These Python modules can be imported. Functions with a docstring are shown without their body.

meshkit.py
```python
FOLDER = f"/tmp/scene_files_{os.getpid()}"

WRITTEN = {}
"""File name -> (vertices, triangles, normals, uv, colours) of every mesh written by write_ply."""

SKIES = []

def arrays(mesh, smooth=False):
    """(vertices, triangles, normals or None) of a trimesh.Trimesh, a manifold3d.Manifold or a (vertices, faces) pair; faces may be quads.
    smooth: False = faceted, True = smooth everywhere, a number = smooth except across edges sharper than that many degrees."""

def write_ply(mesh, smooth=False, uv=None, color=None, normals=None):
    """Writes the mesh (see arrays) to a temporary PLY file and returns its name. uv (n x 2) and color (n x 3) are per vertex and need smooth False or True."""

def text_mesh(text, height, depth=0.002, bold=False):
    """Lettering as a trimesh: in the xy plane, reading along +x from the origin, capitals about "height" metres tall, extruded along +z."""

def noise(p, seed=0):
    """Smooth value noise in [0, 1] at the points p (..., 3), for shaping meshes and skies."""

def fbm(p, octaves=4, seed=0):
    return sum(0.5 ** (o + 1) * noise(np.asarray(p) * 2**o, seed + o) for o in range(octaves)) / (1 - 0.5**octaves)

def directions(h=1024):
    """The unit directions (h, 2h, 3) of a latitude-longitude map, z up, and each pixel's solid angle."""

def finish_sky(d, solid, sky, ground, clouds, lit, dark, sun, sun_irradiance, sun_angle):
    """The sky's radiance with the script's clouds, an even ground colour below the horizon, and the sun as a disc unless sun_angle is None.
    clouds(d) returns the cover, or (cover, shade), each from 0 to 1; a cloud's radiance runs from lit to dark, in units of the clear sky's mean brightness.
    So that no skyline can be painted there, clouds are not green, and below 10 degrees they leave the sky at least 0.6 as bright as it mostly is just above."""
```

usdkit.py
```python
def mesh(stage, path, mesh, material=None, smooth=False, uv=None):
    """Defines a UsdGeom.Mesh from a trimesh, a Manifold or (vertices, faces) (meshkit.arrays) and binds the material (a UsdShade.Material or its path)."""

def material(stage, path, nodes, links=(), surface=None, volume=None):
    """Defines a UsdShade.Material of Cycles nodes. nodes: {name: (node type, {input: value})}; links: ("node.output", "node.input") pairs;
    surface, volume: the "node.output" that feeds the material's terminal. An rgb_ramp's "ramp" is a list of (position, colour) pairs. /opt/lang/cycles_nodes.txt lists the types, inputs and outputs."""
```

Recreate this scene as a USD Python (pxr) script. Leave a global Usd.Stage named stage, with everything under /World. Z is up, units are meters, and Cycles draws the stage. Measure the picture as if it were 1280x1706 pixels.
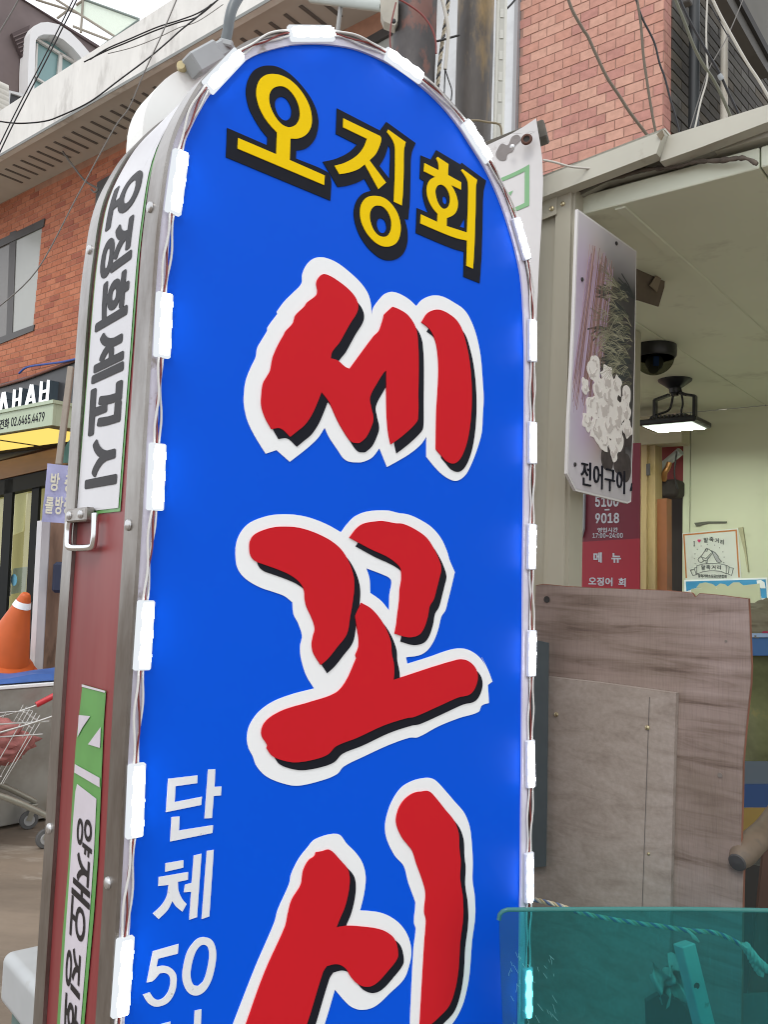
import math, random
import numpy as np, trimesh, usdkit, meshkit
from pxr import Usd, UsdGeom, UsdLux, UsdShade, Gf, Sdf
from shapely.geometry import Polygon, Point, LineString, MultiPolygon, box as sbox
from shapely import affinity, ops

stage = Usd.Stage.CreateInMemory()
UsdGeom.Xform.Define(stage, '/World'); UsdGeom.Scope.Define(stage, '/World/Looks')
rng = random.Random(7); nr = np.random.RandomState(11)

# ------------------------------------------------------------------ camera, sky, sun, exposure
FPX, PITCH, ROLL = 1407.9, .07554, .03471
CAM = np.array([0, 0, 1.5])
_f = np.array([0, math.cos(PITCH), math.sin(PITCH)]); _u = np.array([0, -math.sin(PITCH), math.cos(PITCH)]); _r = np.array([1., 0, 0])
RIGHT = math.cos(ROLL)*_r + math.sin(ROLL)*_u; UP = -math.sin(ROLL)*_r + math.cos(ROLL)*_u; FWD = _f
EXPOSURE = 0.22
SKY_STRENGTH, SUN_EL, SUN_AZ = .10, math.radians(55), math.radians(200)
cam = UsdGeom.Camera.Define(stage, '/World/camera')
cam.CreateHorizontalApertureAttr(36.0); cam.CreateVerticalApertureAttr(36.0*1024/769); cam.CreateFocalLengthAttr(36.0*FPX/1280)
cam.CreateClippingRangeAttr(Gf.Vec2f(.05, 500)); cam.CreateExposureAttr(EXPOSURE)
m4 = Gf.Matrix4d(*[float(v) for v in (*RIGHT, 0, *UP, 0, *(-FWD), 0, *CAM, 1)])
UsdGeom.Xformable(cam).AddTransformOp().Set(m4)
sky_mat = usdkit.material(stage, '/World/Looks/sky_overcast', {
    'sky': ('sky_texture', {'sky_type': 'single_scattering', 'sun_disc': False, 'sun_elevation': SUN_EL, 'sun_rotation': SUN_AZ}),
    'tc': ('texture_coordinate', {}), 'n': ('noise_texture', {'scale': 2.2, 'detail': 5.0}),
    'r': ('rgb_ramp', {'ramp': [(0.3, (10.5, 10.9, 11.6)), (.7, (14.5, 14.6, 14.8))]}),
    'mx': ('mix_color', {'fac': .86, 'use_clamp': False}),
    'bg': ('background_shader', {'strength': SKY_STRENGTH})},
    [('tc.generated', 'n.vector'), ('n.fac', 'r.fac'), ('sky.color', 'mx.a'), ('r.color', 'mx.b'), ('mx.result', 'bg.color')], surface='bg.background')
dome = UsdLux.DomeLight.Define(stage, '/World/sky'); dome.CreateIntensityAttr(1.0)
UsdShade.MaterialBindingAPI.Apply(dome.GetPrim()).Bind(sky_mat)
dome.GetPrim().SetCustomDataByKey('kind', 'structure'); dome.GetPrim().SetCustomDataByKey('label', 'bright white overcast sky above the buildings'); dome.GetPrim().SetCustomDataByKey('category', 'sky')
sun = UsdLux.DistantLight.Define(stage, '/World/sun'); sun.CreateIntensityAttr(.28); sun.CreateAngleAttr(20.0); sun.CreateColorAttr(Gf.Vec3f(1, .96, .9))
sun.GetPrim().CreateAttribute('inputs:normalize', Sdf.ValueTypeNames.Bool).Set(True)
_d = np.array([math.cos(SUN_EL)*math.sin(SUN_AZ), math.cos(SUN_EL)*math.cos(SUN_AZ), math.sin(SUN_EL)])   # towards the sun
_x = np.cross([0, 0, 1], _d); _x /= np.linalg.norm(_x); _y = np.cross(_d, _x)
UsdGeom.Xformable(sun).AddTransformOp().Set(Gf.Matrix4d(*[float(v) for v in (*_x, 0, *_y, 0, *_d, 0, 0, 0, 20, 1)]))

# ------------------------------------------------------------------ helpers: scene tree
used = {}
def numbered(parent, name):
    k = (parent, name); n = used.get(k, 0); used[k] = n+1
    return f'{parent}/{name}' if n == 0 else f'{parent}/{name}_{n:03d}'
class Node:
    def __init__(s, path, base): s.path, s.base = path, np.asarray(base, float)
def setk(prim, **k):
    for a, b in k.items():
        if b: prim.SetCustomDataByKey(a, b)
def thing(name, label, cat, base=(0, 0, 0), group=None, kind=None):
    p = numbered('/World', name); x = UsdGeom.Xform.Define(stage, p); x.AddTranslateOp().Set(Gf.Vec3d(*[float(v) for v in base]))
    setk(x.GetPrim(), label=label, category=cat, group=group, kind=kind)
    return Node(p, base)
def part(node, name, mesh, mat, smooth=False, label=None, kind=None):
    p = numbered(node.path, name)
    if isinstance(mesh, tuple): mesh = trimesh.Trimesh(np.asarray(mesh[0], float), np.asarray(mesh[1]), process=False)
    mesh = mesh.copy(); mesh.apply_translation(-node.base)
    m = usdkit.mesh(stage, p, mesh, mat, smooth=smooth)
    if mat in DOUBLE: m.CreateDoubleSidedAttr(True)
    setk(m.GetPrim(), label=label, kind=kind)
    return Node(p, node.base)
def solo(name, mesh, mat, label, cat, smooth=False, group=None, kind=None):
    n = part(Node('/World', (0, 0, 0)), name, mesh, mat, smooth)
    setk(stage.GetPrimAtPath(n.path), label=label, category=cat, group=group, kind=kind)
    return n
DOUBLE = set()
# ------------------------------------------------------------------ helpers: materials
def M(name, c, rough=.6, metal=0., var=.0, scale=8., stain=None, stain_scale=3., stain_at=(.5, .7), bump=0., bscale=60., spec=.5, stretch=None, emit=0., ecol=None, coat=0., rand=0., detail=6.):
    path = f'/World/Looks/{name}'
    nodes = {'p': ('principled_bsdf', {'roughness': rough, 'metallic': metal, 'specular_ior_level': spec, 'base_color': c, 'coat_weight': coat})}
    L = []
    if emit: nodes['p'][1].update(emission_strength=emit, emission_color=ecol or c)
    if var or stain or bump:
        nodes['g'] = ('geometry', {}); vec = 'g.position'
        if stretch:
            nodes['mp'] = ('mapping', {'scale': stretch}); L.append(('g.position', 'mp.vector')); vec = 'mp.vector'
        col = None
        if var:
            nodes['n'] = ('noise_texture', {'scale': scale, 'detail': detail, 'roughness': .6})
            lo = [max(0, v*(1-var)) for v in c]; hi = [min(1, v*(1+var)) for v in c]
            nodes['r'] = ('rgb_ramp', {'ramp': [(.28, lo), (.72, hi)]})
            L += [(vec, 'n.vector'), ('n.fac', 'r.fac')]; col = 'r.color'
        if stain:
            nodes['n2'] = ('noise_texture', {'scale': stain_scale, 'detail': 8., 'roughness': .65})
            nodes['r2'] = ('rgb_ramp', {'ramp': [(stain_at[0], (0, 0, 0)), (stain_at[1], (1, 1, 1))]})
            nodes['mx'] = ('mix_color', {'a': c, 'b': stain})
            L += [(vec, 'n2.vector'), ('n2.fac', 'r2.fac'), ('r2.color', 'mx.fac')]
            if col: L.append((col, 'mx.a'))
            col = 'mx.result'
        if rand and col:
            nodes['oi'] = ('object_info', {}); nodes['mr'] = ('map_range', {'from_min': 0., 'from_max': 1., 'to_min': 1-rand, 'to_max': 1+rand})
            nodes['hv'] = ('hsv', {}); L += [('oi.random', 'mr.value'), ('mr.result', 'hv.value'), (col, 'hv.color')]; col = 'hv.color'
        if col: L.append((col, 'p.base_color'))
        if bump:
            nodes['n3'] = ('noise_texture', {'scale': bscale, 'detail': 4.}); nodes['b'] = ('bump', {'strength': bump, 'distance': .004})
            L += [(vec, 'n3.vector'), ('n3.fac', 'b.height'), ('b.normal', 'p.normal')]
    usdkit.material(stage, path, nodes, L, surface='p.BSDF')
    return path
def EM(name, col, s):
    usdkit.material(stage, f'/World/Looks/{name}', {'e': ('emission', {'color': col, 'strength': s})}, [], surface='e.emission'); return f'/World/Looks/{name}'
def PANE(name, tint, gloss=.06, diff=None, dfac=.0):
    nodes = {'t': ('transparent_bsdf', {'color': tint}), 'g': ('glossy_bsdf', {'color': (1, 1, 1), 'roughness': gloss}), 'fr': ('fresnel', {'IOR': 1.45}), 'm': ('mix_closure', {}), 'ge': ('geometry', {}), 'iv': ('math', {'math_type': 'subtract', 'value1': 1.}), 'mu': ('math', {'math_type': 'multiply'})}
    L = [('ge.backfacing', 'iv.value2'), ('fr.fac', 'mu.value1'), ('iv.value', 'mu.value2'), ('mu.value', 'm.fac'), ('t.BSDF', 'm.closure1'), ('g.BSDF', 'm.closure2')]
    out = 'm.closure'
    if diff:
        nodes['d'] = ('diffuse_bsdf', {'color': diff}); nodes['m2'] = ('mix_closure', {'fac': dfac}); L += [('m.closure', 'm2.closure1'), ('d.BSDF', 'm2.closure2')]; out = 'm2.closure'
    usdkit.material(stage, f'/World/Looks/{name}', nodes, L, surface=out); return f'/World/Looks/{name}'

# ------------------------------------------------------------------ helpers: geometry
def ray(x, y): return RIGHT*(x-640)/FPX + UP*(853-y)/FPX + FWD
def dep(x, y, t): return CAM + ray(x, y)*t
def on(x, y, n, d):
    r = ray(x, y); return CAM + r*((d - CAM@n)/(r@n))
def atz(x, y, z):
    r = ray(x, y); return CAM + r*((z-CAM[2])/r[2])
def proj(q):
    q = np.asarray(q)-CAM; z = q@FWD
    return 640+FPX*(q@RIGHT)/z, 853-FPX*(q@UP)/z
Z = np.array([0, 0, 1.])
D1 = np.array([-.777, .629, 0.]); NL = np.array([.629, .777, 0.])       # along the street (to the left, away) and across it
D2 = np.array([.669, .743, 0.]); NB = np.array([.743, -.669, 0.])       # across the street (to the right, away) and its normal
E1 = -D1
AF = .66165
F = np.array([math.cos(AF), math.sin(AF), 0]); S = np.array([-math.sin(AF), math.cos(AF), 0]); N = -S   # the sign's face: along, into, out of it
P0 = np.array([-.25202602, .90426157, 0])
def unit(v): v = np.asarray(v, float); return v/np.linalg.norm(v)
def cat(ms): return trimesh.util.concatenate([m for m in ms if m is not None])
def polys(g): return [p for p in getattr(g, 'geoms', [g]) if p.geom_type == 'Polygon' and p.area > 1e-9]
def frame(o, ux, uy, un):
    T = np.eye(4); T[:3, 0], T[:3, 1], T[:3, 2], T[:3, 3] = ux, uy, un, o; return T
def slab(poly, o, ux, uy, un, t0, t1):
    "a flat plate: a 2-D outline in the plane (o, ux, uy), from t0 to t1 along un"
    out = []
    for p in polys(poly):
        m = trimesh.creation.extrude_polygon(p, t1-t0, engine='earcut'); m.apply_translation([0, 0, t0]); m.apply_transform(frame(o, ux, uy, un)); out.append(m)
    m = cat(out)
    if np.cross(ux, uy)@un < 0: m.invert()
    return m
def prism(pts, vec):
    "a planar polygon of 3-D points pushed along vec"
    pts = np.array(pts, float); o = pts[0]
    nn = np.zeros(3)
    for i in range(len(pts)): nn += np.cross(pts[i]-o, pts[(i+1) % len(pts)]-o)
    nn = unit(nn); ux = unit(pts[1]-o); uy = np.cross(nn, ux)
    pl = Polygon([((q-o)@ux, (q-o)@uy) for q in pts]).buffer(0)
    out = []
    for p in polys(pl):
        m = trimesh.creation.triangulate_polygon(p, engine='earcut')
        v2, f2 = m
        k = len(v2); v3 = o + np.outer(v2[:, 0], ux) + np.outer(v2[:, 1], uy)
        ring = []
        V = np.vstack([v3, v3+vec]); Fc = [f2, f2[:, ::-1]+k]
        e = np.sort(np.vstack([f2[:, [0, 1]], f2[:, [1, 2]], f2[:, [2, 0]]]), 1)
        uq, cnt = np.unique(e, axis=0, return_counts=True); bd = {tuple(x) for x in uq[cnt == 1]}
        for a, b, c in f2:
            for i, j in ((a, b), (b, c), (c, a)):
                if tuple(sorted((i, j))) in bd: Fc.append(np.array([[i, i+k, j], [j, i+k, j+k]]))
        mm = trimesh.Trimesh(V, np.vstack(Fc), process=False); mm.fix_normals(); out.append(mm)
    return cat(out)
def px(pts, n, d): return [on(x, y, n, d) for x, y in pts]
def pxprism(pts, n, d, t): return prism(px(pts, n, d), np.asarray(n)*t)
def obox(c, ax, h, bev=.0):
    "box with half sizes h on the axes ax (rows), edges chamfered by bev"
    ax = np.array(ax, float); P = []
    for sx in (-1, 1):
        for sy in (-1, 1):
            for sz in (-1, 1):
                s = np.array([sx, sy, sz])
                if bev:
                    for k in range(3):
                        q = np.array(h, float)-bev; q[k] += bev; P.append(s*q)
                else: P.append(s*np.array(h, float))
    m = trimesh.convex.convex_hull(np.array(P)@ax + np.asarray(c)); return m
AXB = np.array([E1, NL, Z]); AX0 = np.eye(3); AXF = np.array([F, S, Z]); AX2 = np.array([D2, -NB, Z])
def bar(p, q, w, h, up=Z, bev=.0):
    p, q = np.asarray(p, float), np.asarray(q, float); d = unit(q-p); s = unit(np.cross(d, up) if abs(d@up) < .99 else np.cross(d, [1, 0, 0])); u2 = np.cross(s, d)
    return obox((p+q)/2, [d, s, u2], [np.linalg.norm(q-p)/2, w/2, h/2], bev)
def spline(pts, n=6, closed=False):
    P = np.array(pts, float); out = []; k = len(P)
    for i in range(k if closed else k-1):
        a, b, c, d = (P[(i-1) % k], P[i], P[(i+1) % k], P[(i+2) % k]) if closed else (P[max(i-1, 0)], P[i], P[i+1], P[min(i+2, k-1)])
        for t in np.linspace(0, 1, n, endpoint=False):
            out.append(.5*((2*b)+(-a+c)*t+(2*a-5*b+4*c-d)*t*t+(-a+3*b-3*c+d)*t**3))
    if not closed: out.append(P[-1])
    return np.array(out)
def tube(pts, r, n=8, closed=False):
    P = np.array(pts, float); k = len(P); R = np.broadcast_to(r, (k,))
    T = np.array([unit(P[min(i+1, k-1)]-P[max(i-1, 0)]) if not closed else unit(P[(i+1) % k]-P[i-1]) for i in range(k)])
    u = unit(np.cross(T[0], Z if abs(T[0]@Z) < .9 else [1, 0, 0])); V = []
    for i in range(k):
        u = unit(u - (u@T[i])*T[i]); w = np.cross(T[i], u)
        for j in range(n):
            a = 2*math.pi*j/n; V.append(P[i]+R[i]*(math.cos(a)*u+math.sin(a)*w))
    Fc = []
    for i in range(k if closed else k-1):
        i2 = (i+1) % k
        for j in range(n):
            j2 = (j+1) % n; a, b, c, d = i*n+j, i*n+j2, i2*n+j2, i2*n+j; Fc += [[a, b, c], [a, c, d]]
    if not closed:
        V += [P[0], P[-1]]
        for j in range(n):
            j2 = (j+1) % n; Fc += [[k*n, j2, j], [k*n+1, (k-1)*n+j, (k-1)*n+j2]]
    m = trimesh.Trimesh(np.array(V), np.array(Fc), process=False); return m
def lathe(prof, c, axis=Z, n=24):
    "profile of (radius, height) turned about axis at c"
    axis = unit(axis); u = unit(np.cross(axis, [1, 0, 0] if abs(axis[0]) < .9 else [0, 1, 0])); w = np.cross(axis, u); V = []; Fc = []
    for r, h in prof:
        for j in range(n):
            a = 2*math.pi*j/n; V.append(np.asarray(c)+axis*h+max(r, 1e-5)*(math.cos(a)*u+math.sin(a)*w))
    for i in range(len(prof)-1):
        for j in range(n):
            j2 = (j+1) % n; Fc += [[i*n+j, i*n+j2, (i+1)*n+j2], [i*n+j, (i+1)*n+j2, (i+1)*n+j]]
    m = trimesh.Trimesh(np.array(V), np.array(Fc), process=False); return m
def rope(pts, r, strands=3, pitch=.03, n=5):
    P = np.array(pts, float); out = []; L = np.r_[0, np.cumsum(np.linalg.norm(np.diff(P, axis=0), axis=1))]
    m = int(L[-1]/pitch*10)+2; s = np.linspace(0, L[-1], m); C = np.stack([np.interp(s, L, P[:, i]) for i in range(3)], 1)
    for k in range(strands):
        Q = []
        for i in range(m):
            t = unit(C[min(i+1, m-1)]-C[max(i-1, 0)]); u = unit(np.cross(t, Z if abs(t@Z) < .9 else [1, 0, 0])); w = np.cross(t, u); a = 2*math.pi*(s[i]/pitch+k/strands)
            Q.append(C[i]+r*.55*(math.cos(a)*u+math.sin(a)*w))
        out.append(tube(Q, r*.55, n))
    return out
def screw(c, n_, r=.006):
    return lathe([(r*.95, -.001), (r, .0), (r*.9, r*.35), (r*.6, r*.55), (r*.0, r*.62)], c, n_, 12)
def smooth_ring(P, sub=3, corner=38):
    P = np.array(P, float); k = len(P); out = []
    def turn(i):
        a, b = P[i]-P[i-1], P[(i+1) % k]-P[i]; return abs(math.degrees(math.atan2(a[0]*b[1]-a[1]*b[0], a@b)))
    T = [turn(i) for i in range(k)]
    for i in range(k):
        j = (i+1) % k; b, c = P[i], P[j]; L = np.linalg.norm(c-b)
        a = P[i-1] if T[i] < corner else None; d = P[(j+1) % k] if T[j] < corner else None
        def tan(p, q, r):   # centripetal-ish: limit the tangent to the segment's length
            v = (r-p); return v/np.linalg.norm(v)*L
        mb = tan(a, b, c) if a is not None else (c-b); mc = tan(b, c, d) if d is not None else (c-b)
        for t in np.linspace(0, 1, sub, endpoint=False):
            h = (2*t**3-3*t**2+1, t**3-2*t**2+t, -2*t**3+3*t**2, t**3-t**2); out.append(h[0]*b+h[1]*mb+h[2]*c+h[3]*mc)
    return out
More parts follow.
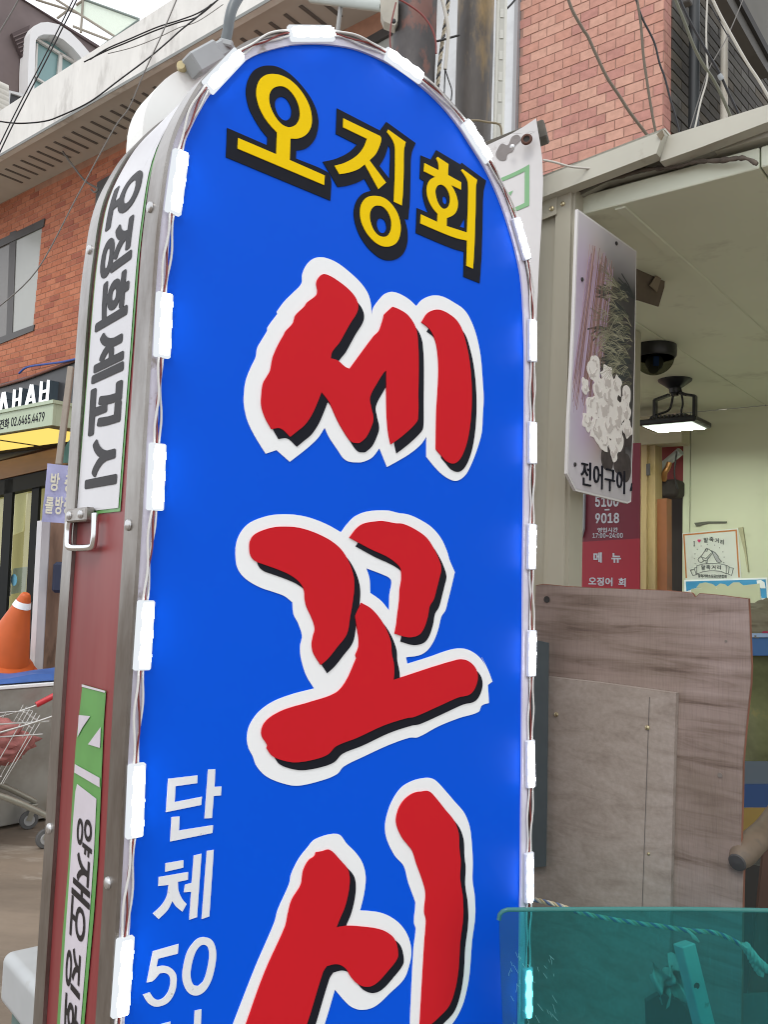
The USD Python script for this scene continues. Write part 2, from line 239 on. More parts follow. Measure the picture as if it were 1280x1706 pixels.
# ------------------------------------------------------------------ lettering: outlines of the characters used on the signs (500 units to the em)
GLYPHS = """오459|25,19 25,53 206,53 209,56 209,146 205,150 172,153 128,169 94,194 72,227 66,248 69,298 81,325 105,350 128,366 159,378 188,384 234,387 270,384 308,375 336,362 369,336 384,312 394,280 394,255 384,222 361,191 330,169 286,153 250,148 250,54 434,53 434,19/110,294 106,250 113,234 125,216 141,203 159,194 190,184 245,181 291,191 329,213 350,243 353,280 340,309 312,334 267,350 211,353 159,341 133,325 119,310
징459|94,34 94,55 100,75 122,100 158,119 202,128 291,128 333,119 373,97 387,81 397,56 394,20 387,8 372,-9 328,-31 273,-41 191,-37 145,-25 109,0 100,14/138,58 138,30 152,13 178,0 206,-6 267,-8 302,-3 329,6 343,16 353,29 356,50 350,65 337,78 316,87 270,97 222,97 184,91 151,75;353,142 353,414 395,416 395,141;53,150 33,184 81,210 115,244 137,285 145,322 144,347 42,347 44,381 289,381 289,347 188,345 191,303 203,273 216,254 244,225 274,206 300,197 300,191 281,163 255,172 209,203 188,228 167,261 137,209 109,181 87,166
회459|352,414 394,416 392,-41 355,-41 352,-36;34,47 28,81 153,85 153,132 119,141 97,153 78,172 69,192 66,205 69,241 81,264 92,275 127,294 158,300 191,300 237,287 253,278 269,262 278,245 283,225 278,186 266,166 242,147 220,138 197,134 195,89 198,86 247,88 322,95 325,86 323,64 197,50/106,229 110,195 124,178 153,166 177,164 207,169 224,178 240,198 244,220 237,240 221,256 197,266 164,267 142,262 119,250;38,327 38,359 153,360 155,416 195,416 195,362 198,359 312,358 312,330 309,325
세459|369,414 409,416 408,-41 372,-41 369,-37;203,219 203,253 278,255 278,406 316,406 316,-16 278,-16 278,216;22,86 22,92 40,104 81,151 106,204 119,262 119,372 159,372 159,262 172,207 197,155 235,113 250,103 250,97 230,70 209,81 172,123 139,192 119,141 106,119 91,97 62,69 44,59
꼬459|25,62 216,63 217,206 258,208 260,63 433,62 434,30 25,28;234,334 234,369 387,369 384,234 375,161 367,136 328,142 344,245 347,332;56,334 56,369 197,369 194,263 181,188 167,136 127,142 150,245 156,334
시459|353,416 395,414 394,-37 353,-37;23,91 57,113 81,135 112,179 125,204 137,240 144,275 144,375 184,377 188,262 203,210 216,185 244,146 272,119 305,100 303,94 281,67 263,75 244,89 206,128 188,156 166,205 134,138 109,105 86,81 59,63 47,58
양459|334,416 375,416 377,347 441,347 441,313 378,312 375,310 375,252 441,250 441,216 375,214 375,145 334,147;83,41 88,73 113,103 152,122 205,131 284,128 328,116 355,100 366,89 375,73 380,56 380,36 375,17 350,-12 309,-31 244,-41 183,-37 155,-31 123,-19 97,3 84,27/127,33 138,16 171,0 208,-6 256,-6 293,0 321,13 337,32 339,52 326,75 296,91 263,97 201,97 168,91 141,78 125,57;33,273 34,305 53,345 89,375 130,387 173,387 219,372 250,344 259,328 269,297 266,250 247,214 219,191 173,175 128,175 103,181 78,194 56,213 44,231 38,245/75,299 78,252 93,232 104,222 139,209 163,209 193,219 215,238 228,265 228,295 217,321 195,342 163,353 140,353 110,344 88,324
재459|272,-16 272,406 312,405 313,232 367,231 370,234 370,414 409,416 411,-36 408,-41 372,-41 370,-37 369,197 311,194 312,-14;22,83 25,91 34,94 62,119 87,156 106,200 119,272 118,328 31,328 31,362 241,362 241,328 159,327 159,261 166,226 181,181 210,138 229,119 255,103 236,75 227,72 216,78 184,106 159,142 139,189 125,147 109,117 91,91 72,72 45,55
전459|109,109 150,109 151,3 409,3 409,-31 109,-31;266,256 266,291 354,291 356,416 397,414 397,81 356,81 356,254;28,169 28,175 48,181 73,197 106,229 128,265 141,314 140,344 41,344 41,378 281,378 281,344 184,344 181,341 181,315 188,284 197,262 213,238 246,206 291,184 272,150 241,163 203,191 178,220 161,252 150,227 131,198 109,175 84,156 55,141 47,141
화459|331,-37 331,414 373,416 374,225 377,222 444,222 444,188 374,185 373,-39 334,-41;27,47 20,81 98,81 142,85 142,132 109,141 88,153 69,172 59,192 56,208 59,241 72,264 86,278 108,291 128,297 178,300 225,287 253,266 269,233 269,198 266,189 255,169 234,150 208,138 185,134 184,85 305,95 308,66 253,56 184,50/97,230 97,203 107,185 124,172 145,166 181,166 207,175 218,185 228,201 230,222 222,243 202,259 185,266 153,267 131,262 113,253;28,359 140,359 142,362 142,416 183,416 185,360 297,359 297,327 30,325
방459|334,144 334,416 375,416 375,304 378,300 442,300 442,266 375,264 375,144;83,41 88,72 109,100 145,119 211,130 277,128 327,116 350,103 369,84 380,56 380,36 375,17 353,-9 327,-25 308,-31 253,-39 188,-37 130,-22 109,-9 97,3 84,27/127,34 135,19 143,13 171,0 208,-6 256,-6 293,0 321,13 337,32 339,52 334,65 321,78 302,87 256,97 208,97 171,91 138,75 125,57;44,387 84,387 85,319 211,319 213,387 252,387 253,178 44,178/86,284 85,213 212,213 210,286
충459|25,158 25,191 434,189 434,159 431,156 250,156 251,113 308,106 350,91 375,69 384,41 381,19 375,6 350,-16 320,-28 266,-37 192,-37 138,-28 94,-6 75,22 75,53 94,81 128,100 209,115 207,156/117,31 126,16 159,0 201,-6 256,-6 299,0 323,10 340,27 342,39 340,48 328,62 308,72 256,81 202,81 159,75 135,65 119,51 116,42;61,216 50,247 108,256 162,278 192,304 206,334 205,338 67,338 69,372 207,372 209,375 209,416 250,416 251,372 389,372 392,369 391,338 255,337 253,328 266,304 302,275 350,256 409,247 400,219 395,214 347,222 298,238 256,263 230,292 202,263 178,247 134,228 80,216
롤459|25,169 25,200 209,201 209,236 207,239 78,239 78,337 341,339 339,373 78,373 77,403 381,403 381,309 120,309 119,270 389,269 389,239 252,239 250,201 434,200 434,169;73,106 75,134 383,134 383,38 117,37 116,-2 119,-5 397,-5 398,-33 75,-34 75,66 341,66 342,102 339,105
영459|97,41 100,70 119,100 155,122 208,134 287,134 322,128 348,119 366,109 383,94 394,77 398,56 394,20 370,-9 334,-28 270,-39 203,-37 153,-25 130,-12 113,3 100,25/138,53 141,32 150,19 179,3 223,-6 272,-6 308,0 341,16 356,35 358,53 350,73 332,87 318,94 272,103 225,103 189,97 157,83 141,63;31,273 34,308 44,333 72,366 102,381 123,387 172,387 209,375 239,350 355,350 356,416 397,416 397,147 356,147 356,206 353,209 239,209 214,188 183,175 131,172 105,178 78,191 56,209 38,242/261,316 264,291 260,244 356,246 354,315/73,266 78,248 88,233 104,219 128,209 169,209 196,222 212,238 225,270 225,291 215,318 202,334 174,350 137,353 105,342 88,327 72,294
업459|31,281 38,327 56,358 81,378 127,394 170,394 184,391 225,372 250,344 259,325 263,306 354,306 356,309 356,416 397,416 397,172 356,172 356,269 354,272 263,272 259,252 244,225 216,200 170,184 127,184 81,200 56,220 41,244/73,275 85,247 107,228 136,219 160,219 190,228 212,247 225,279 225,299 212,330 199,343 174,356 137,359 107,350 85,331 72,302;108,148 145,150 148,147 148,94 151,91 353,91 356,94 356,148 395,150 397,-34 108,-34/150,2 354,0 356,3 356,55 353,58 151,58 148,55
간459|334,416 377,414 375,280 442,278 442,244 380,244 375,240 373,81 334,83;94,116 136,114 137,3 395,3 395,-30 94,-31;27,166 33,172 69,185 101,200 153,238 190,285 203,314 209,340 208,347 44,347 44,381 255,380 250,331 237,291 209,242 183,213 153,188 119,166 45,134 41,138
메459|369,414 409,416 408,-41 372,-41 369,-37;41,362 212,362 213,246 277,244 280,247 280,405 319,406 317,-17 280,-16 280,206 277,209 213,207 212,83 41,84/81,117 175,117 175,327 172,330 83,330 80,326
뉴459|25,128 25,162 434,161 433,128 328,127 327,-41 288,-39 288,125 285,128 172,128 172,-39 133,-41 131,126;78,228 78,392 119,391 120,263 384,262 386,230
어459|33,211 38,277 44,300 56,327 72,348 88,362 109,375 136,381 155,381 189,372 222,345 247,302 259,244 355,244 356,416 397,416 397,-41 356,-41 356,209 259,209 253,167 244,136 219,95 208,84 181,69 156,63 136,62 97,75 66,103 50,130 41,155/73,249 75,184 81,157 100,122 119,107 136,100 155,100 178,110 193,126 206,148 219,200 216,266 206,297 193,318 173,337 155,344 135,344 110,331 91,309 81,286
구459|25,156 25,191 323,191 328,203 337,269 337,353 77,353 75,384 78,387 380,386 378,259 369,192 433,191 434,158 250,156 248,-41 208,-41 206,156
이459|353,416 395,414 394,-41 353,-39;41,214 44,264 59,316 75,341 97,362 113,372 147,381 166,381 200,372 230,350 253,316 266,280 272,228 266,164 253,128 237,103 216,81 200,72 167,63 145,63 113,72 83,94 63,122 53,144 44,180/81,236 84,181 91,157 105,129 119,113 146,100 166,100 184,106 203,122 215,141 225,168 231,209 231,234 222,287 208,315 193,331 166,344 147,344 129,337 110,321 97,302 88,277
말459|334,184 334,416 375,416 375,321 442,319 442,284 377,284 377,186;89,131 89,162 375,162 375,50 133,50 131,1 391,0 391,-34 92,-34 91,81 333,81 334,127 331,130;44,208 45,391 252,389 250,206/84,242 210,241 211,356 85,356
죽459|25,166 25,200 434,200 434,166 250,164 251,109 383,108 383,-39 344,-41 341,-37 340,75 70,77 72,109 207,110 209,162 207,165;48,259 55,264 108,275 156,297 190,329 202,355 200,362 64,363 63,397 397,397 395,363 256,361 266,332 286,310 309,294 351,275 409,262 397,230 375,231 339,241 294,259 255,288 230,320 216,300 184,272 145,250 120,241 64,228
거459|250,197 250,231 356,234 356,416 395,416 395,-41 356,-41 356,195;27,75 28,81 65,100 101,125 156,182 191,243 203,284 209,322 208,331 47,331 44,334 44,364 250,366 247,298 234,247 212,195 187,156 122,91 52,47 44,50
리459|355,414 395,414 395,-41 355,-41;50,242 214,244 217,247 215,337 50,338 50,372 259,372 259,211 94,209 94,104 208,106 312,119 316,84 212,72 52,69
소459|25,19 25,53 206,53 209,164 248,162 248,56 251,53 434,53 434,19;58,159 42,194 71,200 118,222 153,247 172,266 190,293 203,323 206,384 250,384 250,334 260,304 282,269 307,244 362,210 416,192 398,159 378,163 344,175 309,194 277,219 250,247 231,281 227,281 206,247 180,219 147,194 112,175 89,166
상459|334,139 334,416 375,416 375,301 378,297 442,297 442,263 375,260 375,139;83,39 88,70 113,100 155,119 211,127 277,125 334,109 366,86 375,72 380,53 375,16 355,-9 334,-22 309,-31 255,-39 186,-37 136,-25 117,-16 100,-2 88,17/125,54 128,26 141,13 170,0 208,-6 256,-6 294,0 326,16 337,31 339,50 326,72 293,87 256,94 208,94 171,87 141,75;25,184 25,191 43,197 79,222 103,247 119,273 134,325 134,391 138,392 175,391 178,315 197,270 235,228 259,213 284,202 266,169 245,175 197,209 178,231 157,267 125,213 80,172 44,156
공459|25,170 25,203 192,203 194,291 234,291 235,203 433,203 431,169;70,39 75,70 97,97 117,109 142,119 198,128 284,125 331,112 369,87 378,75 384,58 381,20 364,-3 327,-25 270,-37 184,-37 130,-25 103,-12 81,8 72,27/114,33 127,16 162,0 201,-6 253,-6 293,0 324,13 340,29 344,52 331,72 301,87 272,94 220,97 167,91 134,78 119,65 113,54;73,392 380,394 381,303 370,236 366,233 328,238 337,281 340,359 75,359
인459|105,114 147,116 148,3 409,3 409,-31 106,-31;353,412 356,416 395,414 395,83 392,81 356,81 353,84;38,242 34,281 41,311 63,347 97,372 141,383 192,378 209,372 237,353 262,317 272,275 266,233 250,203 231,184 212,172 170,159 119,163 81,180 50,213/77,266 81,240 102,213 136,197 170,197 195,206 218,229 228,250 231,274 222,309 203,331 177,344 142,347 113,337 91,318 78,294
연459|109,112 150,112 151,3 409,3 409,-31 109,-31;31,264 34,302 47,333 69,359 98,378 138,387 158,387 189,381 209,372 242,344 353,344 356,347 356,416 395,416 397,78 356,78 356,197 354,200 242,200 219,178 186,163 131,159 114,163 84,175 56,198 38,231/261,309 264,259 260,235 356,237 354,309/73,256 81,232 104,208 131,197 166,197 190,206 212,227 222,247 225,282 215,312 196,334 172,347 139,350 104,337 85,318 72,286
합459|334,150 334,416 373,416 375,303 378,300 442,300 442,266 380,266 375,262 375,150;91,-31 92,130 131,130 134,83 333,83 334,128 375,130 373,-34 94,-34/333,0 333,50 133,49 134,0;25,367 136,369 139,372 139,419 180,419 182,369 292,369 294,338 291,334 28,334 25,338;50,231 56,262 78,291 109,306 139,312 181,312 225,300 253,278 262,262 267,244 267,222 262,203 244,178 217,163 177,153 142,153 94,166 66,188 53,211/91,238 97,210 121,191 147,184 172,184 197,191 209,197 225,216 228,239 222,256 204,272 174,281 145,281 121,275 97,256
명459|97,39 97,55 103,77 122,100 163,122 208,131 287,131 342,119 378,97 394,75 398,55 394,19 375,-6 334,-28 289,-37 206,-37 153,-25 125,-9 109,6/139,45 141,32 147,22 178,3 223,-6 272,-6 308,0 332,10 350,24 358,47 350,70 332,84 318,91 272,100 223,100 187,94 163,84 144,66;47,380 250,381 254,341 353,341 356,344 356,416 397,416 397,147 356,147 356,216 353,219 254,219 250,178 48,178/253,305 252,256 254,253 353,253 356,256 355,306/87,214 212,215 210,346 86,345
0325|34,150 34,211 44,267 56,302 84,341 119,362 145,369 178,369 217,356 250,328 266,303 281,258 287,219 287,142 281,103 269,66 255,41 231,16 194,-3 145,-6 119,0 91,16 69,39 53,67 41,106/78,197 81,131 91,92 100,71 119,47 145,34 177,34 193,41 215,60 231,90 241,126 244,208 231,272 217,299 203,315 177,328 145,328 129,322 113,309 94,279 84,249
1325|56,0 58,41 150,39 153,42 153,321 144,318 69,259 63,259 63,306 141,366 197,366 197,42 203,39 280,41 281,0
2325|47,0 47,36 190,191 219,231 228,258 228,280 217,305 204,319 185,328 148,331 134,328 116,318 97,294 91,263 47,263 47,280 53,305 69,331 89,350 111,362 144,370 178,370 209,362 236,347 252,331 266,308 272,287 269,236 256,209 222,163 113,45 278,44 278,0
3325|33,78 34,91 78,91 91,60 110,44 137,34 178,34 205,44 221,57 231,71 237,97 234,122 228,137 212,156 198,165 163,175 116,175 116,214 206,321 50,322 50,366 269,366 269,330 164,208 202,203 227,194 245,181 269,153 281,117 281,86 275,63 256,33 227,9 194,-3 138,-6 119,-3 91,6 66,22 44,47
4325|28,75 28,116 166,356 173,367 217,367 212,353 78,120 199,119 200,230 244,230 244,121 247,119 294,119 294,75 246,75 244,0 200,0 199,75
5325|45,81 47,91 89,91 94,71 116,46 142,34 175,34 199,44 215,58 228,79 234,101 234,127 228,151 215,171 191,191 174,197 136,197 107,187 94,178 50,184 72,364 262,364 262,325 111,325 98,220 104,219 117,228 148,237 180,237 219,225 250,200 269,170 278,137 275,78 256,41 231,16 192,-3 141,-6 123,-3 88,13 66,33 50,58
6325|47,97 50,147 63,183 81,217 166,344 181,364 228,364 227,356 130,214 156,222 203,219 236,203 258,181 275,145 278,94 269,59 253,34 225,9 195,-3 145,-6 130,-3 106,6 75,31 56,61/92,103 97,77 107,60 119,47 147,34 180,34 196,41 218,60 231,87 234,116 228,144 209,172 186,184 151,187 130,181 103,157 94,136
7325|44,325 44,369 278,369 278,322 117,2 70,2 70,6 228,324
8325|38,81 38,109 50,147 75,175 103,189 72,209 53,244 50,286 66,325 97,353 117,362 144,369 195,366 231,350 253,330 266,309 272,289 272,253 262,227 244,203 220,189 244,178 262,162 275,145 284,123 287,81 278,52 269,38 234,9 202,-3 142,-6 123,-3 103,3 75,19 47,52/81,102 88,69 113,44 139,34 183,34 210,44 231,63 241,87 241,108 228,137 206,156 182,166 142,166 116,156 91,132/94,274 100,240 118,219 136,209 174,206 195,213 217,232 228,257 228,278 215,307 198,322 180,328 144,328 119,318 103,302
9325|47,234 50,287 66,322 89,347 123,366 147,370 178,370 217,359 250,333 269,303 278,267 278,234 262,181 244,147 144,0 95,0 95,3 195,149 169,141 139,141 113,147 94,156 75,172 59,194/94,277 94,228 100,212 113,194 139,178 174,175 199,185 215,198 231,228 234,258 228,287 222,299 206,317 186,328 151,331 126,322 103,299
.134|34,22 38,45 47,56 59,62 83,59 94,50 100,37 97,14 87,3 75,-3 52,0 41,9
:134|34,237 41,250 52,259 75,262 87,256 97,245 100,222 94,209 83,200 59,197 47,203 38,214;34,22 38,45 47,56 59,62 83,59 94,50 100,37 97,14 87,3 75,-3 52,0 41,9
~325|38,123 44,148 56,169 72,181 88,187 120,189 139,184 205,138 225,138 235,144 244,157 247,180 287,180 284,147 272,122 255,106 228,97 191,100 117,150 104,150 85,137 78,119 78,106 38,106
-325|81,173 239,175 241,134 81,134
I219|22,39 84,39 88,42 87,324 84,327 23,325 22,366 197,366 195,325 137,327 134,324 134,42 137,39 195,41 197,0 22,0"""

GL = {}
for row in GLYPHS.split('\n'):
    ch, rest = row[0], row[1:]; adv, body = rest.split('|')
    GL[ch] = (float(adv), [[[tuple(map(float, q.split(','))) for q in r.split(' ')] for r in p.split('/')] for p in body.split(';')])
def glyph(ch, bold=0.):
    adv, ps = GL[ch]; g = ops.unary_union([Polygon(r[0], r[1:]).buffer(0) for r in ps])
    return adv, (g.buffer(bold) if bold else g)
def text_poly(s, bold=0., gap=0., space=200.):
    "one line of text from the origin along +x, em = 1"
    x, out = 0., []
    for ch in s:
        if ch == ' ': x += space; continue
        adv, g = glyph(ch, bold); out.append(affinity.translate(g, x, 0)); x += adv+gap
    return affinity.scale(ops.unary_union(out), 1/500, 1/500, origin=(0, 0)), x/500
def fit(poly, x0, y0, x1, y1):
    "scale a shape into the rectangle"
    a, b, c, d = poly.bounds; return affinity.translate(affinity.scale(poly, (x1-x0)/(c-a), (y1-y0)/(d-b), origin=(a, b)), x0-a, y0-b)
# ------------------------------------------------------------------ materials
ground_m = M('wet_earth', (.19, .150, .112), .75, var=.35, scale=1.6, stain=(.34, .30, .25), stain_scale=2.6, stain_at=(.54, .66), bump=.7, bscale=22, stretch=(.6, 1.4, 1))
blue_m = M('blue_vinyl', (.0, .088, .70), .5, spec=.10, var=.02, scale=2, stain=(.10, .19, .66), stain_scale=130, stain_at=(.76, .80), bump=.02, bscale=6)
white_v = M('white_vinyl', (.84, .86, .87), .45, spec=.25)
white_old = M('white_vinyl_worn', (.74, .76, .78), .5, stain=(.25, .22, .18), stain_scale=60, stain_at=(.66, .74), spec=.2)
black_v = M('black_vinyl', (.012, .013, .019), .5, spec=.08)
red_v = M('red_vinyl', (.57, .014, .022), .5, spec=.08, var=.03, scale=3)
yellow_v = M('yellow_vinyl', (.82, .56, .0), .5, spec=.08)
lip_m = M('lavender_white_edge', (.62, .60, .70), .5, var=.06, scale=30, stain=(.30, .26, .24), stain_scale=22, stain_at=(.62, .72))
red_panel = M('red_painted_panel', (.20, .026, .029), .40, var=.12, scale=6, stain=(.27, .085, .08), stain_scale=5, stain_at=(.5, .8), stretch=(1, 1, .12), spec=.4)
steel_m = M('stained_steel', (.28, .262, .245), .27, metal=.88, var=.22, scale=9, stain=(.12, .095, .075), stain_scale=7, stain_at=(.48, .66), bump=.12, bscale=50, stretch=(1, 1, .35))
chrome_m = M('bright_steel', (.72, .73, .74), .16, metal=1., var=.05, scale=30)
zinc_m = M('screw_zinc', (.55, .55, .55), .3, metal=.9)
brass_m = M('screw_yellow_zinc', (.52, .45, .28), .3, metal=.9)
sticker_m = M('sticker_film', (.58, .58, .61), .30, var=.04, scale=12, bump=.12, bscale=18, stretch=(1, 1, .3), spec=.5)
ink_m = M('sticker_ink', (.018, .016, .018), .45, spec=.14, bump=.04, bscale=18)
green_m = M('sticker_green', (.10, .30, .075), .35, var=.12, scale=20)
sticker_old = M('sticker_film_old', (.58, .54, .60), .45, var=.08, scale=14, bump=.15, bscale=16)
led_white = M('led_housing', (.62, .64, .70), .4)
led_on = EM('led_lit', (.93, .97, 1.0), 9.0)
led_soft = EM('led_glow_housing', (.90, .95, 1.0), .80)  # housing itself glows, standing in for the glare round the lenses
wire_red = M('wire_red', (.20, .035, .03), .45); wire_white = M('wire_white', (.66, .66, .64), .4); wire_black = M('wire_black', (.02, .02, .022), .5)
gray_pl = M('grey_plastic', (.33, .35, .36), .45, var=.05, scale=20)
dome_m = M('white_acrylic', (.84, .85, .83), .35, spec=.3)
rust_m = M('rusty_pipe', (.062, .056, .056), .55, metal=.15, var=.45, scale=16, stain=(.15, .07, .055), stain_scale=13, stain_at=(.53, .58), bump=1.0, bscale=26, stretch=(1, 1, .45))
rust_b = M('tan_rusty_pipe', (.075, .066, .06), .55, metal=.15, var=.45, scale=12, stain=(.26, .18, .085), stain_scale=4.2, stain_at=(.50, .58), bump=1.0, bscale=26, stretch=(1, 1, .3))

ground = solo('ground', (np.array([[-40, -30, 0], [40, -30, 0], [40, 50, 0], [-40, 50, 0]], float), np.array([[0, 1, 2], [0, 2, 3]])), ground_m, 'bare brown muddy ground with pale dried patches', 'ground', kind='structure')

# ------------------------------------------------------------------ the standing sign
def fuz(x, y):
    q = on(x, y, S, S@P0); return np.array([(q-P0)@F, q[2]])
def f3(u, z, off=0.): return P0 + F*u + Z*z + N*off
edge_px = [(213, 1706), (222, 1450), (232, 1200), (241, 1050), (250, 900), (265, 700), (278, 450), (286, 350), (303, 250), (340, 172), (372, 133), (420, 96), (475, 79), (510, 75.5), (550, 77), (590, 84), (628, 99),
           (665, 119), (697, 143), (731, 174), (760, 209), (783, 244), (807, 283), (828, 328), (845, 376), (857, 418), (866, 462), (870.5, 520), (872.5, 600), (871.5, 780), (869.5, 960), (868, 1200), (866, 1450)]
O = np.array([fuz(*p) for p in edge_px])
O[:9, 0] = np.minimum(O[:9, 0], np.interp(np.arange(9), [0, 5, 6, 8], [.003, .003, .004, O[8, 0]]))
zb = .26
ring = np.vstack([[O[0][0], zb], O[0:1], smooth_ring(O, 5, 80)[:-5], O[-1:], [O[-1][0]+.008, zb]])
face = Polygon(ring).buffer(0)
sign = thing('standing_sign', 'tall arched blue sign with red, white and yellow lettering, edged with lit lamps', 'sign', f3(.3, 0, -.12))
def plate(poly, t0, t1): return slab(poly, P0, F, Z, N, t0, t1)
B = lambda d: face.buffer(d, join_style='round')
part(sign, 'face_panel', plate(face, -.004, 0.), blue_m)
part(sign, 'border_trim', plate(B(.0120).difference(face), -.006, .0035), lip_m)
part(sign, 'side_panel', plate(B(.0115), -.234, -.0062), red_panel)
part(sign, 'front_frame', cat([plate(B(.0165).difference(B(.0122)), -.034, .0055)]), steel_m)
part(sign, 'rear_frame', plate(B(.0165).difference(B(.0117)), -.240, -.204), steel_m)
dome_p = Polygon([(.3+.245*math.cos(a), 2.112+.17*math.sin(a)) for a in np.linspace(0, 2*math.pi, 72)]).union(sbox(.055, .6, .545, 2.112)).buffer(-.004)
part(sign, 'rear_panel', plate(dome_p, -.300, -.2402), dome_m, smooth=40)
part(sign, 'plinth', cat([plate(sbox(.0, .10, .6, .262), -.22, -.02)]), steel_m)
for k in range(4):
    c = f3(.06+.48*(k % 2), .05, -.04-.16*(k//2)); part(sign, 'caster', lathe([(.0, -.012), (.044, -.012), (.05, -.006), (.05, .006), (.044, .012), (0, .012)], c, N), wire_black, smooth=40)

ZA = (360, 90, 1280/220); ZBm = (530, 170, 1097/180); ZC = (680, 240, 995/140); ZD = (400, 420, 1107/240); ZE = (590, 470, 1170/240)
ZF = (380, 830, 1280/240); ZG = (560, 830, 1280/280); ZH = (400, 1060, 1280/440); ZI = (380, 1370, 4.); ZJ = (620, 1280, 881/220); ZK = (230, 1270, 626/160)
def trace(*segs, sub=5, corner=47):
    P = []
    for zn, pts in segs:
        for x, y in pts: P.append(fuz(zn[0]+x/zn[2], zn[1]+y/zn[2]))
    return Polygon(smooth_ring(P, sub, corner)).buffer(0)
T1, T2, T3 = .0010, .0019, .0028
def layer(name, poly, mat, t): return part(sign, name, plate(poly, -.0006, t), mat)
# yellow line
k1 = trace((ZA, [(105,722),(492,890),(495,815),(430,735),(370,640),(320,540),(290,420),(290,330),(315,240),(360,170),(430,130),(510,118),(590,130),(680,175),(760,240),(850,340),(920,440),(970,550),(990,650),(985,730),(965,810),(920,880),(860,925),(775,942),(772,1018),(1070,1145),(1112,1215),(1105,1425),(93,1005)])).difference(
     trace((ZA, [(632,420),(675,440),(710,490),(728,550),(722,610),(700,640),(665,650),(620,625),(585,570),(568,500),(575,455),(600,430)]), corner=60))
y1 = trace((ZA, [(207,822),(578,980),(585,770),(520,700),(455,610),(405,500),(385,400),(392,320),(425,250),(480,212),(545,203),(620,215),(710,260),(800,345),(870,450),(910,550),(922,640),(915,710),(885,770),(840,808),(780,828),(715,828),(707,1035),(1047,1185),(1042,1278),(203,925)])).difference(
     trace((ZA, [(610,320),(660,330),(710,365),(760,430),(795,510),(806,580),(800,640),(770,690),(725,715),(680,715),(625,685),(570,620),(525,530),(508,450),(515,390),(550,340)]), corner=60))
k2 = trace((ZBm, [(188,70),(625,295),(690,207),(988,422),(945,540),(935,760),(930,1000),(912,1197),(875,1188),(900,1280),(908,1380),(895,1470),(860,1545),(800,1595),(720,1612),(640,1595),(560,1540),(480,1455),(410,1340),(370,1220),(360,1120),(375,1040),(410,975),(460,930),(535,905),(468,785),(400,820),(290,855),(195,868),(45,612),(150,590),(250,550),(330,500),(392,438),(178,330)])).difference(
     trace((ZBm, [(710,445),(728,480),(722,785),(620,655),(670,570),(695,500)]))).difference(trace((ZBm, [(635,1185),(670,1205),(690,1260),(685,1310),(655,1335),(620,1320),(597,1270),(595,1220),(610,1192)]), corner=70))
y2 = ops.unary_union([trace((ZBm, [(250,175),(625,355),(635,385),(615,460),(575,540),(515,600),(683,825),(605,892),(468,640),(400,690),(300,725),(210,740),(160,655),(250,630),(340,585),(410,530),(460,460),(490,382),(247,265)])),
     trace((ZBm, [(705,288),(883,415),(865,500),(862,700),(855,920),(843,1057),(762,1018),(772,800),(775,500),(765,430),(735,370),(692,312)])),
     trace((ZBm, [(560,960),(630,968),(700,1005),(760,1070),(805,1150),(830,1250),(828,1340),(800,1420),(750,1462),(680,1475),(610,1455),(540,1400),(480,1325),(435,1230),(420,1140),(428,1060),(460,1000),(505,968)]), corner=70).difference(
     trace((ZBm, [(600,1058),(650,1070),(700,1120),(730,1190),(738,1260),(725,1325),(695,1365),(650,1375),(600,1355),(555,1300),(525,1220),(518,1150),(535,1095),(565,1065)]), corner=70))])
k3 = trace((ZC, [(145,140),(265,190),(330,78),(620,250),(632,228),(922,440),(890,580),(880,850),(868,1300),(845,1652),(652,1575),(658,1280),(520,1240),(300,1150),(88,1058),(100,762),(235,820),(200,735),(175,640),(168,560),(185,445),(135,415)])).difference(
     trace((ZC, [(427,625),(450,650),(455,695),(435,720),(412,700),(403,660),(410,632)]), corner=70)).difference(trace((ZC, [(665,885),(665,998),(610,985)])))
y3 = trace((ZC, [(187,235),(355,320),(350,240),(325,182),(340,160),(470,245),(465,375),(622,462),(620,550),(500,492),(540,560),(570,640),(582,720),(565,800),(525,850),(450,885),(448,978),(690,1055),(702,700),(702,480),(680,410),(620,320),(635,303),(810,432),(795,520),(790,800),(775,1250),(760,1482),(683,1448),(690,1150),(560,1120),(400,1060),(138,948),(142,840),(338,930),(342,835),(280,760),(230,660),(212,560),(225,480),(260,425),(312,397),(177,330)])).difference(
     trace((ZC, [(390,490),(440,525),(475,590),(488,660),(475,735),(440,770),(400,770),(355,720),(325,640),(315,560),(335,510),(360,492)]), corner=70))
for kk, yy in ((k1, y1), (k2, y2), (k3, y3)):
    layer('letter_backing', kk, black_v, T1); layer('letter', yy, yellow_v, T2)
# the three big red syllables
w1 = trace((ZD, [(470,245),(475,180),(500,115),(550,60),(610,42),(680,55),(760,95),(860,175),(930,245),(980,320),(1003,400),(1008,490)]), (ZE, [(155,210),(205,140),(245,100),(300,82),(360,95),(440,140),(503,198),(545,150),(600,120),(660,110),(730,125),(820,175),(890,225),(940,300),(990,430),(1025,600),(1042,800),(1050,950),(1042,1100),(1035,1220),(1000,1350),(950,1480),(900,1570),(830,1615),(770,1600),(710,1560),(650,1500),(585,1420),(585,1255),(540,1320),(450,1395),(360,1450),(265,1502),(203,1350),(150,1420),(100,1450),(40,1465)]),
     (ZD, [(810,1600),(740,1510),(680,1420),(648,1350),(600,1425),(540,1485),(480,1535),(380,1612),(278,1522),(195,1550),(120,1430),(60,1310),(30,1190),(28,1100),(42,990),(80,890),(118,810),(130,740),(160,685),(205,610),(210,580),(285,478),(280,460),(340,380),(405,315)]))
